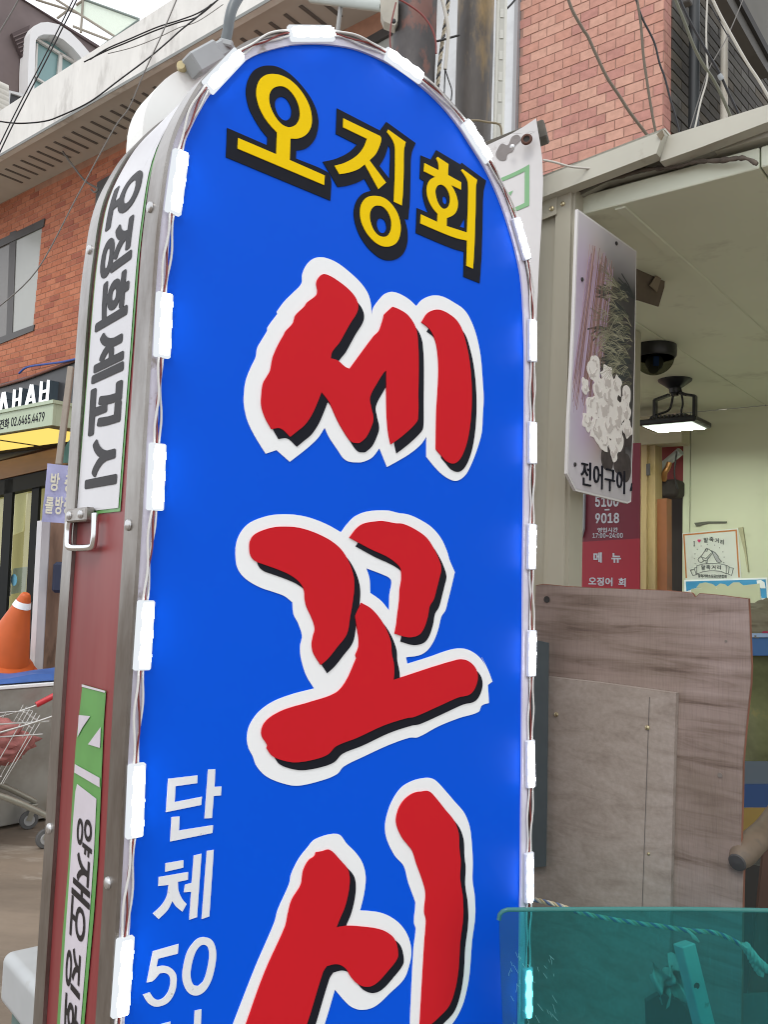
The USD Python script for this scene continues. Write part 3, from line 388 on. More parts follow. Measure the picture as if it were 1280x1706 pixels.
r1 = ops.unary_union([trace((ZD, [(580,245),(595,205),(630,175),(680,187),(750,230),(820,285),(870,340),(893,385),(900,430),(885,480),(840,550),(795,630),(755,700),(700,770),(688,820),(740,835),(800,885),(835,900),(1020,650),(1060,610),(1080,560),(1100,490)]), (ZE, [(235,270),(265,240),(305,205),(350,222),(420,265),(465,320),(490,370),(505,430),(515,600),(513,900),(510,1110),(490,1150),(420,1220),(340,1285),(290,1320),(272,1230),(260,1100),(255,900),(253,722),(235,735),(180,820),(120,940),(130,1020),(148,1110),(130,1180),(90,1260),(40,1305)]),
     (ZD, [(900,1470),(850,1460),(800,1395),(740,1290),(680,1160),(618,1078),(590,1150),(545,1250),(490,1330),(430,1380),(378,1422),(305,1358),(235,1362),(185,1270),(158,1180),(160,1090),(172,1010),(200,960),(225,915),(240,840),(250,800),(290,710),(330,640),(345,610),(400,550),(420,490),(490,420),(510,390),(580,335),(588,300)])),
     trace((ZE, [(540,330),(590,255),(660,228),(720,240),(780,275),(820,310),(860,370),(890,460),(920,590),(940,750),(947,930),(940,1100),(920,1250),(890,1360),(850,1440),(800,1475),(740,1455),(700,1410),(658,1360),(662,1080),(675,850),(680,700),(670,560),(650,470),(600,380)]))])
w2 = trace((ZF, [(65,520),(65,450),(80,370),(120,290),(190,220),(290,175),(400,148),(540,143),(680,162),(800,200),(900,245),(1002,303)]), (ZG, [(80,200),(140,140),(220,105),(310,93),(400,95),(470,112),(550,125),(640,165),(730,225),(800,310),(845,410),(862,470),(902,562),(880,660),(850,780),(830,855),(800,900),(775,1000),(740,1090),(690,1160),(630,1195),(530,1210),(540,1260),(700,1210),(860,1155),(950,1142),(1020,1160),(1090,1210),(1140,1280)]),
     (ZH, [(1170,100),(1200,160),(1222,218),(1200,235),(1205,322),(1170,335),(1155,365),(1060,395),(960,435),(860,488),(820,490),(720,525),(600,580),(500,630),(470,665),(400,695),(285,722),(220,715),(130,680),(80,630),(60,580),(40,540),(32,490),(45,430),(90,365),(160,315),(250,280),(358,252),(320,190),(295,110),(290,50)]), (ZF, [(655,1222),(620,1110),(580,1030),(570,925),(500,870),(400,832),(290,795),(180,735),(110,670),(75,600)])).difference(
     trace((ZG, [(228,533),(385,595),(415,620),(420,650),(405,740),(402,855),(340,780),(258,720),(252,610)])))
r2 = [trace((ZF, [(183,430),(190,380),(220,330),(290,290),(400,258),(500,252),(620,262),(760,305),(900,375),(1000,460),(1070,580),(1105,690),(1112,780),(1100,900),(1075,1050),(1045,1205),(960,1320),(880,1420),(815,1478),(750,1370),(738,1290),(750,1220),(765,1160),(740,1070),(690,960),(675,890),(668,815),(620,740),(540,680),(440,635),(330,595),(240,560),(195,510)])),
     trace((ZG, [(95,300),(150,230),(200,195),(280,178),(350,174),(440,190),(500,195),(590,235),(680,300),(740,390),(780,480),(793,540),(780,600),(760,680),(735,770),(705,820),(690,900),(660,990),(620,1040),(540,1057),(440,1030),(455,950),(460,900),(475,780),(480,690),(492,610),(485,540),(450,495),(380,445),(250,385)])),
     trace((ZG, [(185,795),(260,840),(330,920),(380,1010),(410,1100),(415,1180),(430,1250),(435,1330)]), (ZH, [(738,210),(1050,112),(1100,118),(1140,160),(1145,215),(1115,275),(1050,295),(950,340),(840,388),(800,395),(690,430),(560,490),(460,530),(420,570),(350,595),(260,608),(190,595),(150,575),(125,540),(128,525),(100,475),(110,425),(150,385),(220,350),(340,315),(460,272),(510,215),(560,105),(555,90),(570,50)]), (ZG, [(165,1060),(140,920),(140,890)]))]
w3a = trace((ZI, [(730,75),(790,140),(850,200),(895,270),(915,360),(905,470),(878,583),(1000,595),(1080,625),(1150,680),(1200,760),(1220,860),(1205,950),(1170,1040),(1080,1130),(980,1220),(890,1245),(820,1225),(770,1180),(710,1110),(640,1344),(570,1530),(480,1640),(300,1700),(100,1690),(-30,1600),(-10,1450),(30,1344),(180,960),(305,670),(330,580),(405,410),(420,340),(470,240),(520,175),(580,110)]))
w3b = trace((ZJ, [(85,400),(95,320),(130,220),(190,130),(260,85),(330,65),(390,63),(430,85),(490,150),(550,220),(610,290),(645,370),(660,460),(670,620),(668,740),(683,850),(686,985),(665,1150),(650,1350),(635,1450),(600,1580),(540,1690),(480,1740),(400,1770),(250,1740),(255,1600),(275,1200),(290,1070),(278,1025),(288,900),(280,870),(240,760),(210,650),(150,580),(100,480)]))
r3 = [trace((ZI, [(672,178),(740,245),(790,305),(803,370),(795,460),(770,560),(740,630),(715,693),(780,683),(900,690),(1000,705),(1060,730),(1105,775),(1125,850),(1120,900),(1060,980),(980,1065),(920,1088),(860,1070),(815,1025),(780,970),(740,942),(700,937),(650,950),(625,990),(515,1344),(440,1520),(300,1590),(120,1580),(50,1520),(112,1344),(240,990),(375,690),(395,600),(420,510),(480,410),(495,320),(530,250),(570,220),(580,195),(620,188)])),
     trace((ZJ, [(155,355),(170,270),(210,205),(270,162),(330,150),(375,150),(420,195),(480,270),(540,345),(570,430),(575,540),(583,610),(580,730),(597,850),(600,985),(580,1150),(570,1320),(550,1450),(510,1570),(440,1650),(370,1706),(313,1700),(330,1400),(345,1150),(355,1010),(343,950),(352,830),(330,740),(290,630),(265,550),(240,515),(190,450)]))]
SH = (.0105, -.0105)
for ww, rr in (([w1], polys(r1)), ([w2], r2), ([w3a, w3b], r3)):
    for w in ww: layer('letter_outline', w, white_v, T1)
    U = ops.unary_union(ww)
    reds = ops.unary_union(rr)
    layer('letter_shadow', affinity.translate(reds, *SH).intersection(U.buffer(-.002)), black_v, T2)
    for r in rr: layer('letter', r, red_v, T3)
# small white line
tan_pts = {'letter': [
    ops.unary_union([trace((ZK, [(195,105),(387,83),(384,133),(243,153),(237,257),(415,222),(410,275),(180,322)])), trace((ZK, [(455,45),(502,42),(497,158),(543,155),(538,213),(492,217),(480,360),(432,363)])), trace((ZK, [(217,355),(270,350),(265,442),(487,407),(484,457),(207,513)]))]),
    ops.unary_union([trace((ZK, [(177,655),(295,635),(293,683),(175,710)])), trace((ZK, [(133,745),(325,712),(323,762),(258,775),(262,830),(285,885),(315,920),(287,970),(245,935),(222,900),(190,960),(132,1018),(95,982),(150,930),(185,870),(197,795),(130,803)])), trace((ZK, [(305,795),(348,783),(362,605),(412,593),(383,1005),(332,1022),(345,840),(297,843)])), trace((ZK, [(447,575),(492,568),(463,1000),(413,1018)]))]),
    trace((ZK, [(95,1228),(263,1180),(257,1243),(130,1275),(118,1330),(160,1322),(210,1335),(245,1375),(250,1430),(235,1500),(195,1560),(140,1585),(100,1585),(60,1560),(30,1510),(75,1495),(100,1530),(130,1545),(165,1530),(195,1490),(208,1440),(205,1395),(180,1370),(140,1370),(95,1420),(55,1430)])),
    trace((ZK, [(440,1137),(480,1155),(502,1200),(508,1260),(495,1350),(470,1430),(430,1490),(380,1515),(330,1500),(298,1450),(287,1390),(295,1320),(320,1230),(365,1165),(400,1140)]), corner=60).difference(trace((ZK, [(430,1185),(455,1205),(462,1260),(450,1340),(425,1420),(390,1455),(360,1445),(342,1400),(345,1330),(370,1240),(400,1195)]), corner=60)),
    trace((ZK, [(368,1615),(412,1605),(400,1880),(352,1890)])).union(trace((ZK, [(150,1702),(210,1686),(206,1730),(146,1745)]))).union(trace((ZK, [(150,1702),(120,1860),(165,1860),(190,1700)]))).union(trace((ZK, [(120,1825),(165,1830),(405,1830),(402,1870),(120,1862)])))]}  # last letter gets an added foot bar joining its traced strokes
for p in tan_pts['letter']: layer('letter', p, white_old, T1)

# lamps round the edge: housing and three merged lenses each
led_px = [((297,257),(283,360)), ((269.6,491),(265,598)), ((258,740),(253.5,851)), ((239,999.5),(231.5,1115)), ((223.5,1269),(219,1392)), ((204.6,1556),(195,1687)), ((191,1850),(184,1990)),
          ((394,96),(341,152)), ((477,61),(549,61)), ((637,93),(696,135)), ((768,207),(809,271)), ((853,366),(873,436)), ((881,535),(881,605)), ((881,704),(881,774)), ((880,873),(879,949)), ((880,1049),(879,1126)), ((877,1231),(878,1310)), ((875,1417),(875.5,1500)), ((873,1608),(873,1690))]
mid = np.array([.3, 1.5])
led_c = []
for k, (a, b) in enumerate(led_px):
    a, b = fuz(*a), fuz(*b); c = (a+b)/2; d = (b-a)/np.linalg.norm(b-a); L = np.linalg.norm(b-a); n_ = np.array([-d[1], d[0]])
    if n_@(c-np.array([.3, min(c[1], 1.75)])) < 0: n_ = -n_
    right = c[0] > .5
    c = c if right else c + n_*.000
    led_c.append((c, d, L, n_))
    hw = .0086 if right else .0092
    ax3 = [F*d[0]+Z*d[1], F*n_[0]+Z*n_[1], N]
    body = obox(f3(*c, .0075), ax3, [L/2, hw, .0035], .0015)
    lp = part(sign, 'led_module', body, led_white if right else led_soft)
    wv = []
    for q in np.linspace(-1, 1, 25):
        wv.append((q*L*.455, (.0032 if right else .0046)+(.0012 if right else .0008)*math.cos(q*3*math.pi)))
    lens = Polygon([(x, y) for x, y in wv]+[(x, -y) for x, y in wv[::-1]]).buffer(.001)
    o3 = f3(*(c+n_*(-.0026 if right else -.0008)), .0112)
    part(lp, 'lens', slab(lens, o3, ax3[0], ax3[1], N, -.001, .0036), led_on)
order = sorted(range(len(led_c)), key=lambda i: (math.atan2(led_c[i][0][1]-1.5, led_c[i][0][0]-.3)))
order = [i for i in range(7)][::-1] + list(range(7, 19))
for a, b in zip(order, order[1:]):
    ca, da, La, na = led_c[a]; cb, db, Lb, nb = led_c[b]
    va = cb-ca; sa = da if da@va > 0 else -da; sb = db if db@va > 0 else -db
    p, q = ca+sa*La*.48, cb-sb*Lb*.48
    for w, (nm, mt) in enumerate((('white_wire', wire_white), ('red_wire', wire_red), ('white_wire', wire_white))):
        pts = []
        for t in np.linspace(0, 1, 9):
            base = p*(1-t)+q*t; nn = unit(na*(1-t)+nb*t); bow = np.linalg.norm(q-p)
            onedge = base + nn*(4*t*(1-t)*bow*bow*(.42 if max(abs(na@db), abs(nb@da)) > .2 else 0))
            onedge = onedge + nn*((w-1)*.0028 + .0022*math.sin(t*6+a*1.7+w*2.1)*math.sin(math.pi*t)+.001)
            pts.append(f3(*onedge, .0062+.001*w))
        part(sign, nm, tube(spline(pts, 3), .0011 if w == 1 else .0014, 6), mt, smooth=60)

# side of the sign, as a strip (t = height along the left edge and then round the arch, s = depth from the face)
ext = np.array(B(.0115).exterior.coords)
if not Polygon(ext).exterior.is_ccw: ext = ext[::-1]
i0 = np.argmin(ext[:, 0]+ext[:, 1]*10); lp_ = np.roll(ext[:-1], -i0, axis=0)[::-1]
k0 = np.argmax(lp_[:, 1]); path = np.vstack([[lp_[-1]], lp_])[:k0+2]
path = path[np.r_[True, np.linalg.norm(np.diff(path, axis=0), axis=1) > 1e-6]]
path = path[path[:, 0] < .35] if True else path
PT = np.r_[0, np.cumsum(np.linalg.norm(np.diff(path, axis=0), axis=1))]; 
i1 = int(np.argmin(np.abs(path[:, 1]-1.2))); PT = PT - PT[i1] + path[i1, 1]      # so that t equals the height on the straight part
def side3(t, s, off):
    u, z = np.interp(t, PT, path[:, 0]), np.interp(t, PT, path[:, 1]); e = .004
    du, dz = np.interp(t+e, PT, path[:, 0])-np.interp(t-e, PT, path[:, 0]), np.interp(t+e, PT, path[:, 1])-np.interp(t-e, PT, path[:, 1])
    n = np.stack([-dz, du], -1); n /= np.linalg.norm(n, axis=-1, keepdims=True)
    u, z = u+n[..., 0]*off, z+n[..., 1]*off
    return P0 + np.multiply.outer(u, F) + np.multiply.outer(z, Z) - np.multiply.outer(np.asarray(s)*1., N)
def on_side(poly, off):
    out = []
    for p in polys(poly):
        v, f = trimesh.creation.triangulate_polygon(p, engine='earcut')
        v, f = trimesh.remesh.subdivide_to_size(np.c_[v, np.zeros(len(v))], f, .02)
        v3 = side3(v[:, 0], v[:, 1], np.full(len(v), off)); out.append(trimesh.Trimesh(v3, f, process=False))
    return cat(out)
def wob(t, s0, s1, amp, k): return [(tt, s0+(s1-s0)*q+amp*math.sin(tt*k)) for tt, q in t]
up = part(sign, 'upper_sticker', on_side(Polygon([(1.562, .208), (1.562, .058), (1.75, .050), (2.04, .046), (2.20, .046), (2.20, .196), (2.02, .196), (1.75, .200)]), .0012), green_m, smooth=True)
part(up, 'film', on_side(Polygon([(1.566, .2035), (1.566, .0625), (1.75, .0550), (2.02, .0515), (2.196, .0515), (2.196, .1905), (2.02, .1905), (1.75, .1945)]), .0020), sticker_m, smooth=True)
def band_text(node, s, t0, pitch, size, sc, w, bold, mat, slant=0., off=.0027):
    "letters turned a quarter clockwise, running down the strip from t0"
    for k, ch in enumerate(s):
        g = glyph(ch, bold)[1]; g = fit(g, 0, 0, size, w)          # x = reading direction (down), y = up (towards the face)
        g = affinity.affine_transform(g, [-1, 0, 0, -1, t0-k*pitch, sc+w/2+slant*(t0-k*pitch)])   # t falls along the reading direction, s falls towards the top of the letter
        part(node, 'letter', on_side(g, off), mat, smooth=True)
band_text(up, '오징회세꼬시', 1.980, .0655, .0590, .1245, .108, 20, ink_m)
def sd(*pts): 
    r = []
    for x, y in pts:
        q = on(x, y, F, F@P0-.0140); r.append((q[2], (q-P0)@S))
    return r
low = part(sign, 'lower_sticker', on_side(Polygon(sd((133,1140),(172,1151),(168,1205),(163.5,1300),(157,1430),(150,1525),(134,1706),(118,1880),(70,1880),(89,1706),(98,1562),(108,1440),(114,1344),(121,1245))), .0014), green_m, smooth=True)
part(low, 'film', on_side(Polygon(sd((121,1319),(124,1306),(156,1331),(151,1425),(144,1525),(129,1706),(112,1880),(76,1880),(95,1706),(103.5,1562),(112,1440),(117,1365))), .0021), sticker_old, smooth=True)
for pts in ([(128,1191),(147,1193),(134,1212),(125.5,1228)], [(164.5,1211),(143,1240),(163,1246)], [(121,1273),(162,1296),(162,1312),(120,1287)], [(133,1140),(172,1151),(171.5,1154),(133,1144)]):
    part(low, 'emblem_piece', on_side(Polygon(sd(*pts)), .0024), sticker_old, smooth=True)
for ch, (xa, xb, y0, y1) in zip('양재오징회', ((123.5,150,1361,1424), (116,147.5,1424,1505), (112.5,138,1500,1572), (105,131,1578,1655), (97,126,1660,1738))):
    (t0, _), (t1, _) = sd(((xa+xb)/2, y0), ((xa+xb)/2, y1)); (_, sa), (_, sb) = sd((xa, (y0+y1)/2), (xb, (y0+y1)/2))
    g = fit(glyph(ch, 8)[1], 0, 0, t0-t1, abs(sa-sb)); g = affinity.affine_transform(g, [-1, 0, 0, -1, t0, max(sa, sb)]); part(low, 'letter', on_side(g, .0028), ink_m, smooth=True)
hb = 1.563
handle = part(sign, 'handle', tube(spline([side3(t, s, .010) for t, s in [(hb-.004, .203), (hb-.020, .206), (hb-.036, .204), (hb-.041, .197), (hb-.042, .16), (hb-.041, .120), (hb-.036, .112), (hb-.018, .111), (hb-.002, .113)]], 5), .0042, 10), chrome_m, smooth=60)
part(handle, 'bracket', obox(side3(hb-.002, .170, .0085), [-N, Z, F], [.036, .0085, .006], .002), steel_m)
for s_ in (.150, .192): part(handle, 'screw', screw(side3(hb-.002, s_, .0145), -F, .0055), zinc_m, smooth=30)
for x, y, s_ in ((129, 873, .222), (218, 874, .020), (160, 435, .222), (254, 376, .020), (89, 1388, .222), (180, 1474, .020)):
    t_ = on(x, y, F, F@P0-.016)[2]; part(sign, 'screw', screw(side3(t_+(.03 if t_ > 1.85 else 0), s_, .0052), -F, .0065), zinc_m, smooth=30)

# grey lamp clamp on the sign's shoulder
cl = thing('lamp_arm', 'grey plastic lamp clamp and curved arm on top of the blue sign', 'lamp arm', dep(345, 110, 1.20))
a_, b_ = dep(318, 112, 1.20), dep(382, 76, 1.24)
part(cl, 'clamp_box', bar(a_, a_*.35+b_*.65, .03, .030, bev=.003), gray_pl)
part(cl, 'cap', bar(a_*.4+b_*.6, b_, .024, .022, bev=.003), gray_pl)
part(cl, 'arm', tube(spline([dep(372, 84, 1.23), dep(379, 55, 1.23), dep(383, 30, 1.23), dep(390, 8, 1.235), dep(408, -18, 1.25), dep(440, -45, 1.28)], 6), .0078, 12), M('dark_grey_tube', (.12, .14, .15), .4), smooth=60)
part(cl, 'socket', bar(dep(366, 74, 1.23), dep(389, 80, 1.23), .02, .010, bev=.002), gray_pl)
part(cl, 'knob', lathe([(0, -.006), (.006, -.006), (.0075, 0), (.006, .006), (0, .007)], dep(303, 112, 1.21), FWD, 12), M('yellowed_plastic', (.55, .47, .25), .5), smooth=50)
# ------------------------------------------------------------------ the brick building on the left
def bricks(node, n, d, along, region, holes, pitch, course, mats, proud=.012, joint=.010, seed=1, name='brick', mx=290, phase=0.):
    r2 = random.Random(seed); reg = Polygon(region); hs = [Polygon(h) for h in holes]; cnt = 0
    q = [on(x, y, n, d) for x, y in region]; av = [p@along for p in q]; zv = [p[2] for p in q]; o = n*d
    reg_az = Polygon(list(zip(av, zv)))
    for h in holes: reg_az = reg_az.difference(Polygon([(p@along, p[2]) for p in px(h, n, d)]))
    for i in range(int(min(zv)/course)-1, int(max(zv)/course)+2):
        for j in range(int(min(av)/pitch)-2, int(max(av)/pitch)+3):
            a0 = j*pitch+(pitch/2 if i % 2 else 0)+phase; z0 = i*course
            g = sbox(a0, z0, a0+pitch-joint, z0+course-joint).intersection(reg_az)
            if g.area < .25*pitch*course or cnt >= mx: continue
            cnt += 1; x0, y0, x1, y1 = g.bounds; dd = proud+r2.uniform(-.0012, .0012)
            c = o + along*((x0+x1)/2) + Z*((y0+y1)/2) - n*(dd/2)
            part(node, name, obox(c, [along, n, Z], [(x1-x0)/2, dd/2, (y1-y0)/2]), mats[min(len(mats)-1, int(r2.random()**1.3*len(mats)))])
    return cnt
def brickmats(nm, cols): return [M(f'{nm}_{k}', c, .85, var=.13, scale=25, spec=.2, stain=tuple(v*.75 for v in c), stain_scale=6, stain_at=(.55, .75)) for k, c in enumerate(cols)]
bl = brickmats('orange_brick', [(.44, .165, .095), (.47, .18, .105), (.42, .15, .085), (.39, .14, .085), (.34, .115, .075)])
br = brickmats('pink_brick', [(.51, .275, .215), (.54, .31, .24), (.50, .26, .20), (.475, .25, .20), (.45, .225, .19)])
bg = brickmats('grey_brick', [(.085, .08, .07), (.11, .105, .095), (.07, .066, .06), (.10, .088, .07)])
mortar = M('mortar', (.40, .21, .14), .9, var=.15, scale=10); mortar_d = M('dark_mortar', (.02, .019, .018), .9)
mort_p = M('pink_mortar', (.33, .20, .16), .9, var=.12, scale=10)
concrete = M('weathered_concrete', (.70, .69, .66), .85, var=.10, scale=5, stain=(.27, .25, .23), stain_scale=3.2, stain_at=(.54, .80), bump=.3, bscale=30, stretch=(1, 1, .35))
soffit_m = M('soffit_board', (.50, .47, .43), .8, var=.06, scale=4)
dark_m = M('dark_slot', (.03, .028, .027), .8); slot_m = M('soffit_slot_grey', (.13, .12, .11), .8)
frame_dk = M('dark_bronze_frame', (.055, .050, .048), .45); pane_gray = M('curtained_glass', (.36, .37, .35), .25, var=.06, scale=2, stretch=(1, 1, .2)); pane_dark = M('dim_glass', (.14, .13, .12), .2)
DL = 4.8
zs = on(100, 290, NL, DL)[2]
A_ = lambda p: p@E1
bld = thing('brick_building', 'orange brick shop building with slotted soffit and stained concrete parapet', 'building', NL*DL+D1*2)
aL, aR = A_(on(-260, 500, NL, DL)), A_(on(706, 100, NL, DL))
def S3(a, b, z): return E1*a + NL*b + Z*z
def sbx(a0, a1, b0, b1, z0, z1, bev=0.): return obox(S3((a0+a1)/2, (b0+b1)/2, (z0+z1)/2), AXB, [abs(a1-a0)/2, abs(b1-b0)/2, abs(z1-z0)/2], bev)
part(bld, 'wall', sbx(aL, aR, DL, DL+.3, 0, zs+.02), mortar)
W1 = [(-60, 428), (72, 366), (55, 549), (-60, 596)]
W2 = [(160, 308), (330, 210), (300, 470), (146, 540)]
nb = bricks(bld, NL, DL, E1, [(-5, 340), (72, 290), (225, 170), (225, 300), (150, 600), (142, 603), (-5, 668)], [W1, W2], .2, .067, bl, proud=.004, seed=3, mx=298)
e0, e1 = atz(0, 283, zs), atz(435, 0, zs)
DE = float(((e0+e1)/2)@NL)
part(bld, 'soffit', sbx(aL, aR+.1, DE, DL+.2, zs+.001, zs+.06), soffit_m)
zt = on(150, 100, NL, DE)[2]
part(bld, 'parapet', sbx(aL, aR+.1, DE-.06, DE, zs-.015, zt), concrete)
part(bld, 'parapet_lip', sbx(aL, aR+.1, DE-.066, DE-.0605, zs-.018, zs+.012), M('drip_edge', (.22, .23, .22), .6))
q0, q1 = atz(500/1280*300, 935/1280*300, zs), atz(1120/1280*300, 545/1280*300, zs)
pit = abs(A_(q1)-A_(q0))/9
sd = atz(132, 210, zs)@NL; se = atz(148, 218.5, zs)@NL
for k in range(-9, 26):
    a = A_(q0)+k*pit
    part(bld, 'soffit_slot', sbx(a-.017, a+.017, DE+.13, DE+.13+(DL-DE)*.52, zs-.006, zs+.0005), slot_m)
for nm, W, mats_ in (('window', W1, (pane_gray, pane_dark)),):
    fr = part(bld, nm, cat([pxprism([(-60, 428), (74, 364), (72, 378), (-60, 440)], NL, DL-.02, .05), pxprism([(16, 388), (27, 384), (20, 562), (10, 567)], NL, DL-.012, .04), pxprism([(-60, 584), (57, 541), (55, 551), (-60, 597)], NL, DL-.02, .05)]), frame_dk)
    part(fr, 'pane', pxprism([(27, 386), (72, 366), (55, 545), (19, 558)], NL, DL-.004, .02), pane_gray)
    part(fr, 'pane', pxprism([(-60, 428), (20, 388), (12, 560), (-60, 590)], NL, DL-.004, .02), pane_dark)
fr = part(bld, 'window', pxprism([(162, 304), (336, 205), (334, 216), (174, 310), (150, 520), (142, 522)], NL, DL-.02, .05), frame_dk)
part(fr, 'pane', pxprism([(164, 312), (334, 214), (300, 470), (148, 522)], NL, DL-.004, .02), pane_dark)
fr = part(bld, 'window', pxprism([(560, 92), (652, 40), (652, 56), (574, 100), (570, 160), (556, 164)], NL, DL-.03, .06), frame_dk)
part(fr, 'pane', pxprism([(572, 96), (706, 24), (706, 200), (566, 230)], NL, DL-.004, .02), pane_gray)

# shop front on the ground floor
sign_dk = M('charcoal_sign_panel', (.035, .035, .038), .4); lit_w = EM('lit_letter_face', (.95, .98, 1.), 1.15); letter_side = M('letter_side', (.06, .08, .10), .4)
shop = thing('shop_sign', 'charcoal shop sign with white lit raised Korean letters over the green canopy', 'shop sign', on(20, 640, NL, DL-.1))
part(shop, 'sign_panel', pxprism([(-120, 676), (170, 590), (170, 720), (-120, 800)], NL, DL-.07, .065), sign_dk)
def w6(pts): return [(x/5.33, 560+y/5.33) for x, y in pts]
def lit(pts2):
    pts_ = w6(pts2); p = part(shop, 'letter', pxprism(pts_, NL, DL-.17, .10), letter_side); part(p, 'lit_face', pxprism(pts_, NL, DL-.1745, .004), lit_w)
def lit_poly(shape):
    o = on(*w6([(0, 600)])[0], NL, DL-.17)
    P2 = lambda g: [(( on(x/5.33, 560+y/5.33, NL, DL-.17)-o)@E1, (on(x/5.33, 560+y/5.33, NL, DL-.17)-o)@Z) for x, y in g.coords[:-1]]
    g = Polygon(P2(shape.exterior), [P2(r) for r in shape.interiors])
    p = part(shop, 'letter', slab(g, o, E1, Z, -NL, -.1, 0.), letter_side); part(p, 'lit_face', slab(g, o, E1, Z, -NL, .0005, .0045), lit_w)
def strokes(ls, w): return ops.unary_union([LineString(l).buffer(w/2, cap_style='flat', join_style='mitre') for l in ls])
lit_poly(strokes([[(35, 500), (-5, 700)], [(33, 500), (66, 672)]], 26).union(Polygon([(20, 500), (50, 495), (60, 560), (5, 570)])))
lit_poly(strokes([[(131, 476), (118, 668)], [(187, 460), (172, 652)], [(125, 572), (180, 556)], [(120, 655), (175, 638)]], 24))
lit_poly(strokes([[(282, 432), (228, 645)], [(284, 432), (308, 618)], [(245, 575), (300, 558)]], 26))
lit_poly(strokes([[(371, 404), (357, 602)], [(433, 390), (419, 582)], [(364, 500), (426, 482)], [(358, 590), (420, 570)]], 24))
cg = M('pale_green_enamel', (.42, .50, .36), .45, var=.05, scale=6); olive = M('olive_trim', (.16, .155, .09), .6)
yel_lit = EM('warm_light_panel', (1., .72, .17), .95)
can = thing('entrance_canopy', 'pale green entrance canopy with yellow lit underside over the shop door', 'canopy', on(40, 700, NL, DL))
DC = 3.95
cz1, cz0 = on(88, 669, NL, DC)[2], on(88, 708, NL, DC)[2]; ca = A_(on(88, 690, NL, DC))
part(can, 'fascia', cat([sbx(ca-4.2, ca, DC, DC+.03, cz0, cz1), sbx(ca-.03, ca, DC+.031, DL-.08, cz0, cz1)]), cg)
part(can, 'top_rim', cat([sbx(ca-4.2, ca+.015, DC-.015, DC-.001, cz1-.02, cz1+.012), sbx(ca+.001, ca+.015, DC-.0005, DL-.08, cz1-.02, cz1+.012)]), cg)
part(can, 'roof', sbx(ca-4.2, ca-.031, DC+.031, DL-.08, cz1-.05, cz1-.02), cg)
u0 = A_(atz(86, 714.5, cz0)); u1 = A_(atz(4, 733, cz0))
part(can, 'soffit_frame', sbx(ca-4.2, ca-.032, DC+.032, DL-.08, cz0+.004, cz0+.03), olive)
for k in range(4):
    a1 = u0-k*(u0-u1+.10); part(can, 'light_panel', sbx(a1-(u0-u1), a1-.02, DC+.09, DL-.22, cz0-.001, cz0+.0035), yel_lit)
tp, tw = text_poly('02.6465.4479', 10, 0)
o = on(18, 711, NL, DC-.003); ln = np.linalg.norm(on(74, 697, NL, DC-.003)-o)
tp = fit(tp, 0, 0, ln, .088); part(can, 'lettering', slab(tp, o, E1, Z, -NL, -.001, .001), black_v)
tp, tw = text_poly('전화', 12, 0); part(can, 'lettering', slab(fit(tp, -.22, -.012, -.035, .088), o, E1, Z, -NL, -.001, .001), black_v)
pole = solo('steel_post', bar(dep(118.5, 612, 6.2), dep(98, 775, 6.0), .042, .042, bev=.005), M('tan_painted_steel', (.26, .22, .18), .6, var=.1, scale=8), 'slim tan steel post leaning in front of the green entrance canopy', 'post')
pw = solo('rust_pipe', tube(px([(-40, 655), (40, 632), (100, 610), (160, 588)], NL, DL-.09), .016, 8), M('brown_pipe', (.16, .055, .04), .6, var=.2, scale=8), 'thin brown pipe running along the brick wall above the charcoal sign', 'pipe', smooth=60)
bw = solo('blue_cable', tube(spline(px([(32, 622), (45, 612), (75, 607), (110, 602), (165, 588)], NL, DL-.12), 5), .012, 8), M('blue_cable_m', (.03, .07, .30), .5), 'blue cable tied to the brown pipe on the brick wall', 'cable', smooth=60)
wood_hd = M('brown_header_wood', (.17, .085, .035), .55, var=.15, scale=6, stretch=(.4, .4, 3))
door = thing('glass_door', 'dark framed glass shop doors under the yellow lit canopy', 'door', on(40, 1000, NL, DL-.2))
dk = M('black_door_frame', (.010, .012, .013), .6, spec=.15); gl = PANE('door_glass', (.86, .88, .86), .03)
part(door, 'header', pxprism([(-60, 782), (150, 735), (150, 765), (-60, 812)], NL, DL-.22, .15), wood_hd)
part(door, 'transom', pxprism([(-60, 813), (150, 768), (150, 792), (-60, 838)], NL, DL-.20, .1), dk)
for x0, x1, t in ((8, 22, -.2), (54, 66, -.18), (-60, -40, -.2)):
    part(door, 'stile', pxprism([(x0, 800), (x1, 797), (x1-22, 1200), (x0-22, 1200)], NL, DL+t, .03), dk)
for x0, x1 in ((22, 54), (66, 84), (-40, 8)):
    part(door, 'pane', pxprism([(x0, 803), (x1, 800), (x1-22, 1200), (x0-22, 1200)], NL, DL-.12, .012), gl)
part(door, 'rail', pxprism([(20, 800), (56, 794), (56, 808), (20, 816)], NL, DL-.19, .05), dk)
part(door, 'sticker', pxprism([(12, 951), (19, 950), (17, 993), (9, 994)], NL, DL-.128, .004), white_v)
part(door, 'sticker', pxprism([(20+5*math.cos(a)+3, 966+10*math.sin(a)) for a in np.linspace(0, 6.28, 16)[:-1]], NL, DL-.128, .004), M('cyan_sticker', (.15, .42, .60), .5))
olw = M('glowing_room_wall', (.33, .29, .13), .8, emit=.75)  # wall glows by itself, standing in for the light inside the room
part(bld, 'room_wall', sbx(aL, A_(on(140, 900, NL, DL)), DL-.05, DL-.03, 0, 2.55), olw)
curt = thing('curtain', 'pale olive curtain hanging behind the shop door glass', 'curtain', on(30, 950, NL, DL-.06))
part(curt, 'cloth', pxprism([(24, 822), (46, 816), (38, 885), (20, 892)], NL, DL-.062, .01), M('glowing_pale_curtain', (.46, .43, .23), .8, emit=.75))  # cloth glows too, room light put into its material
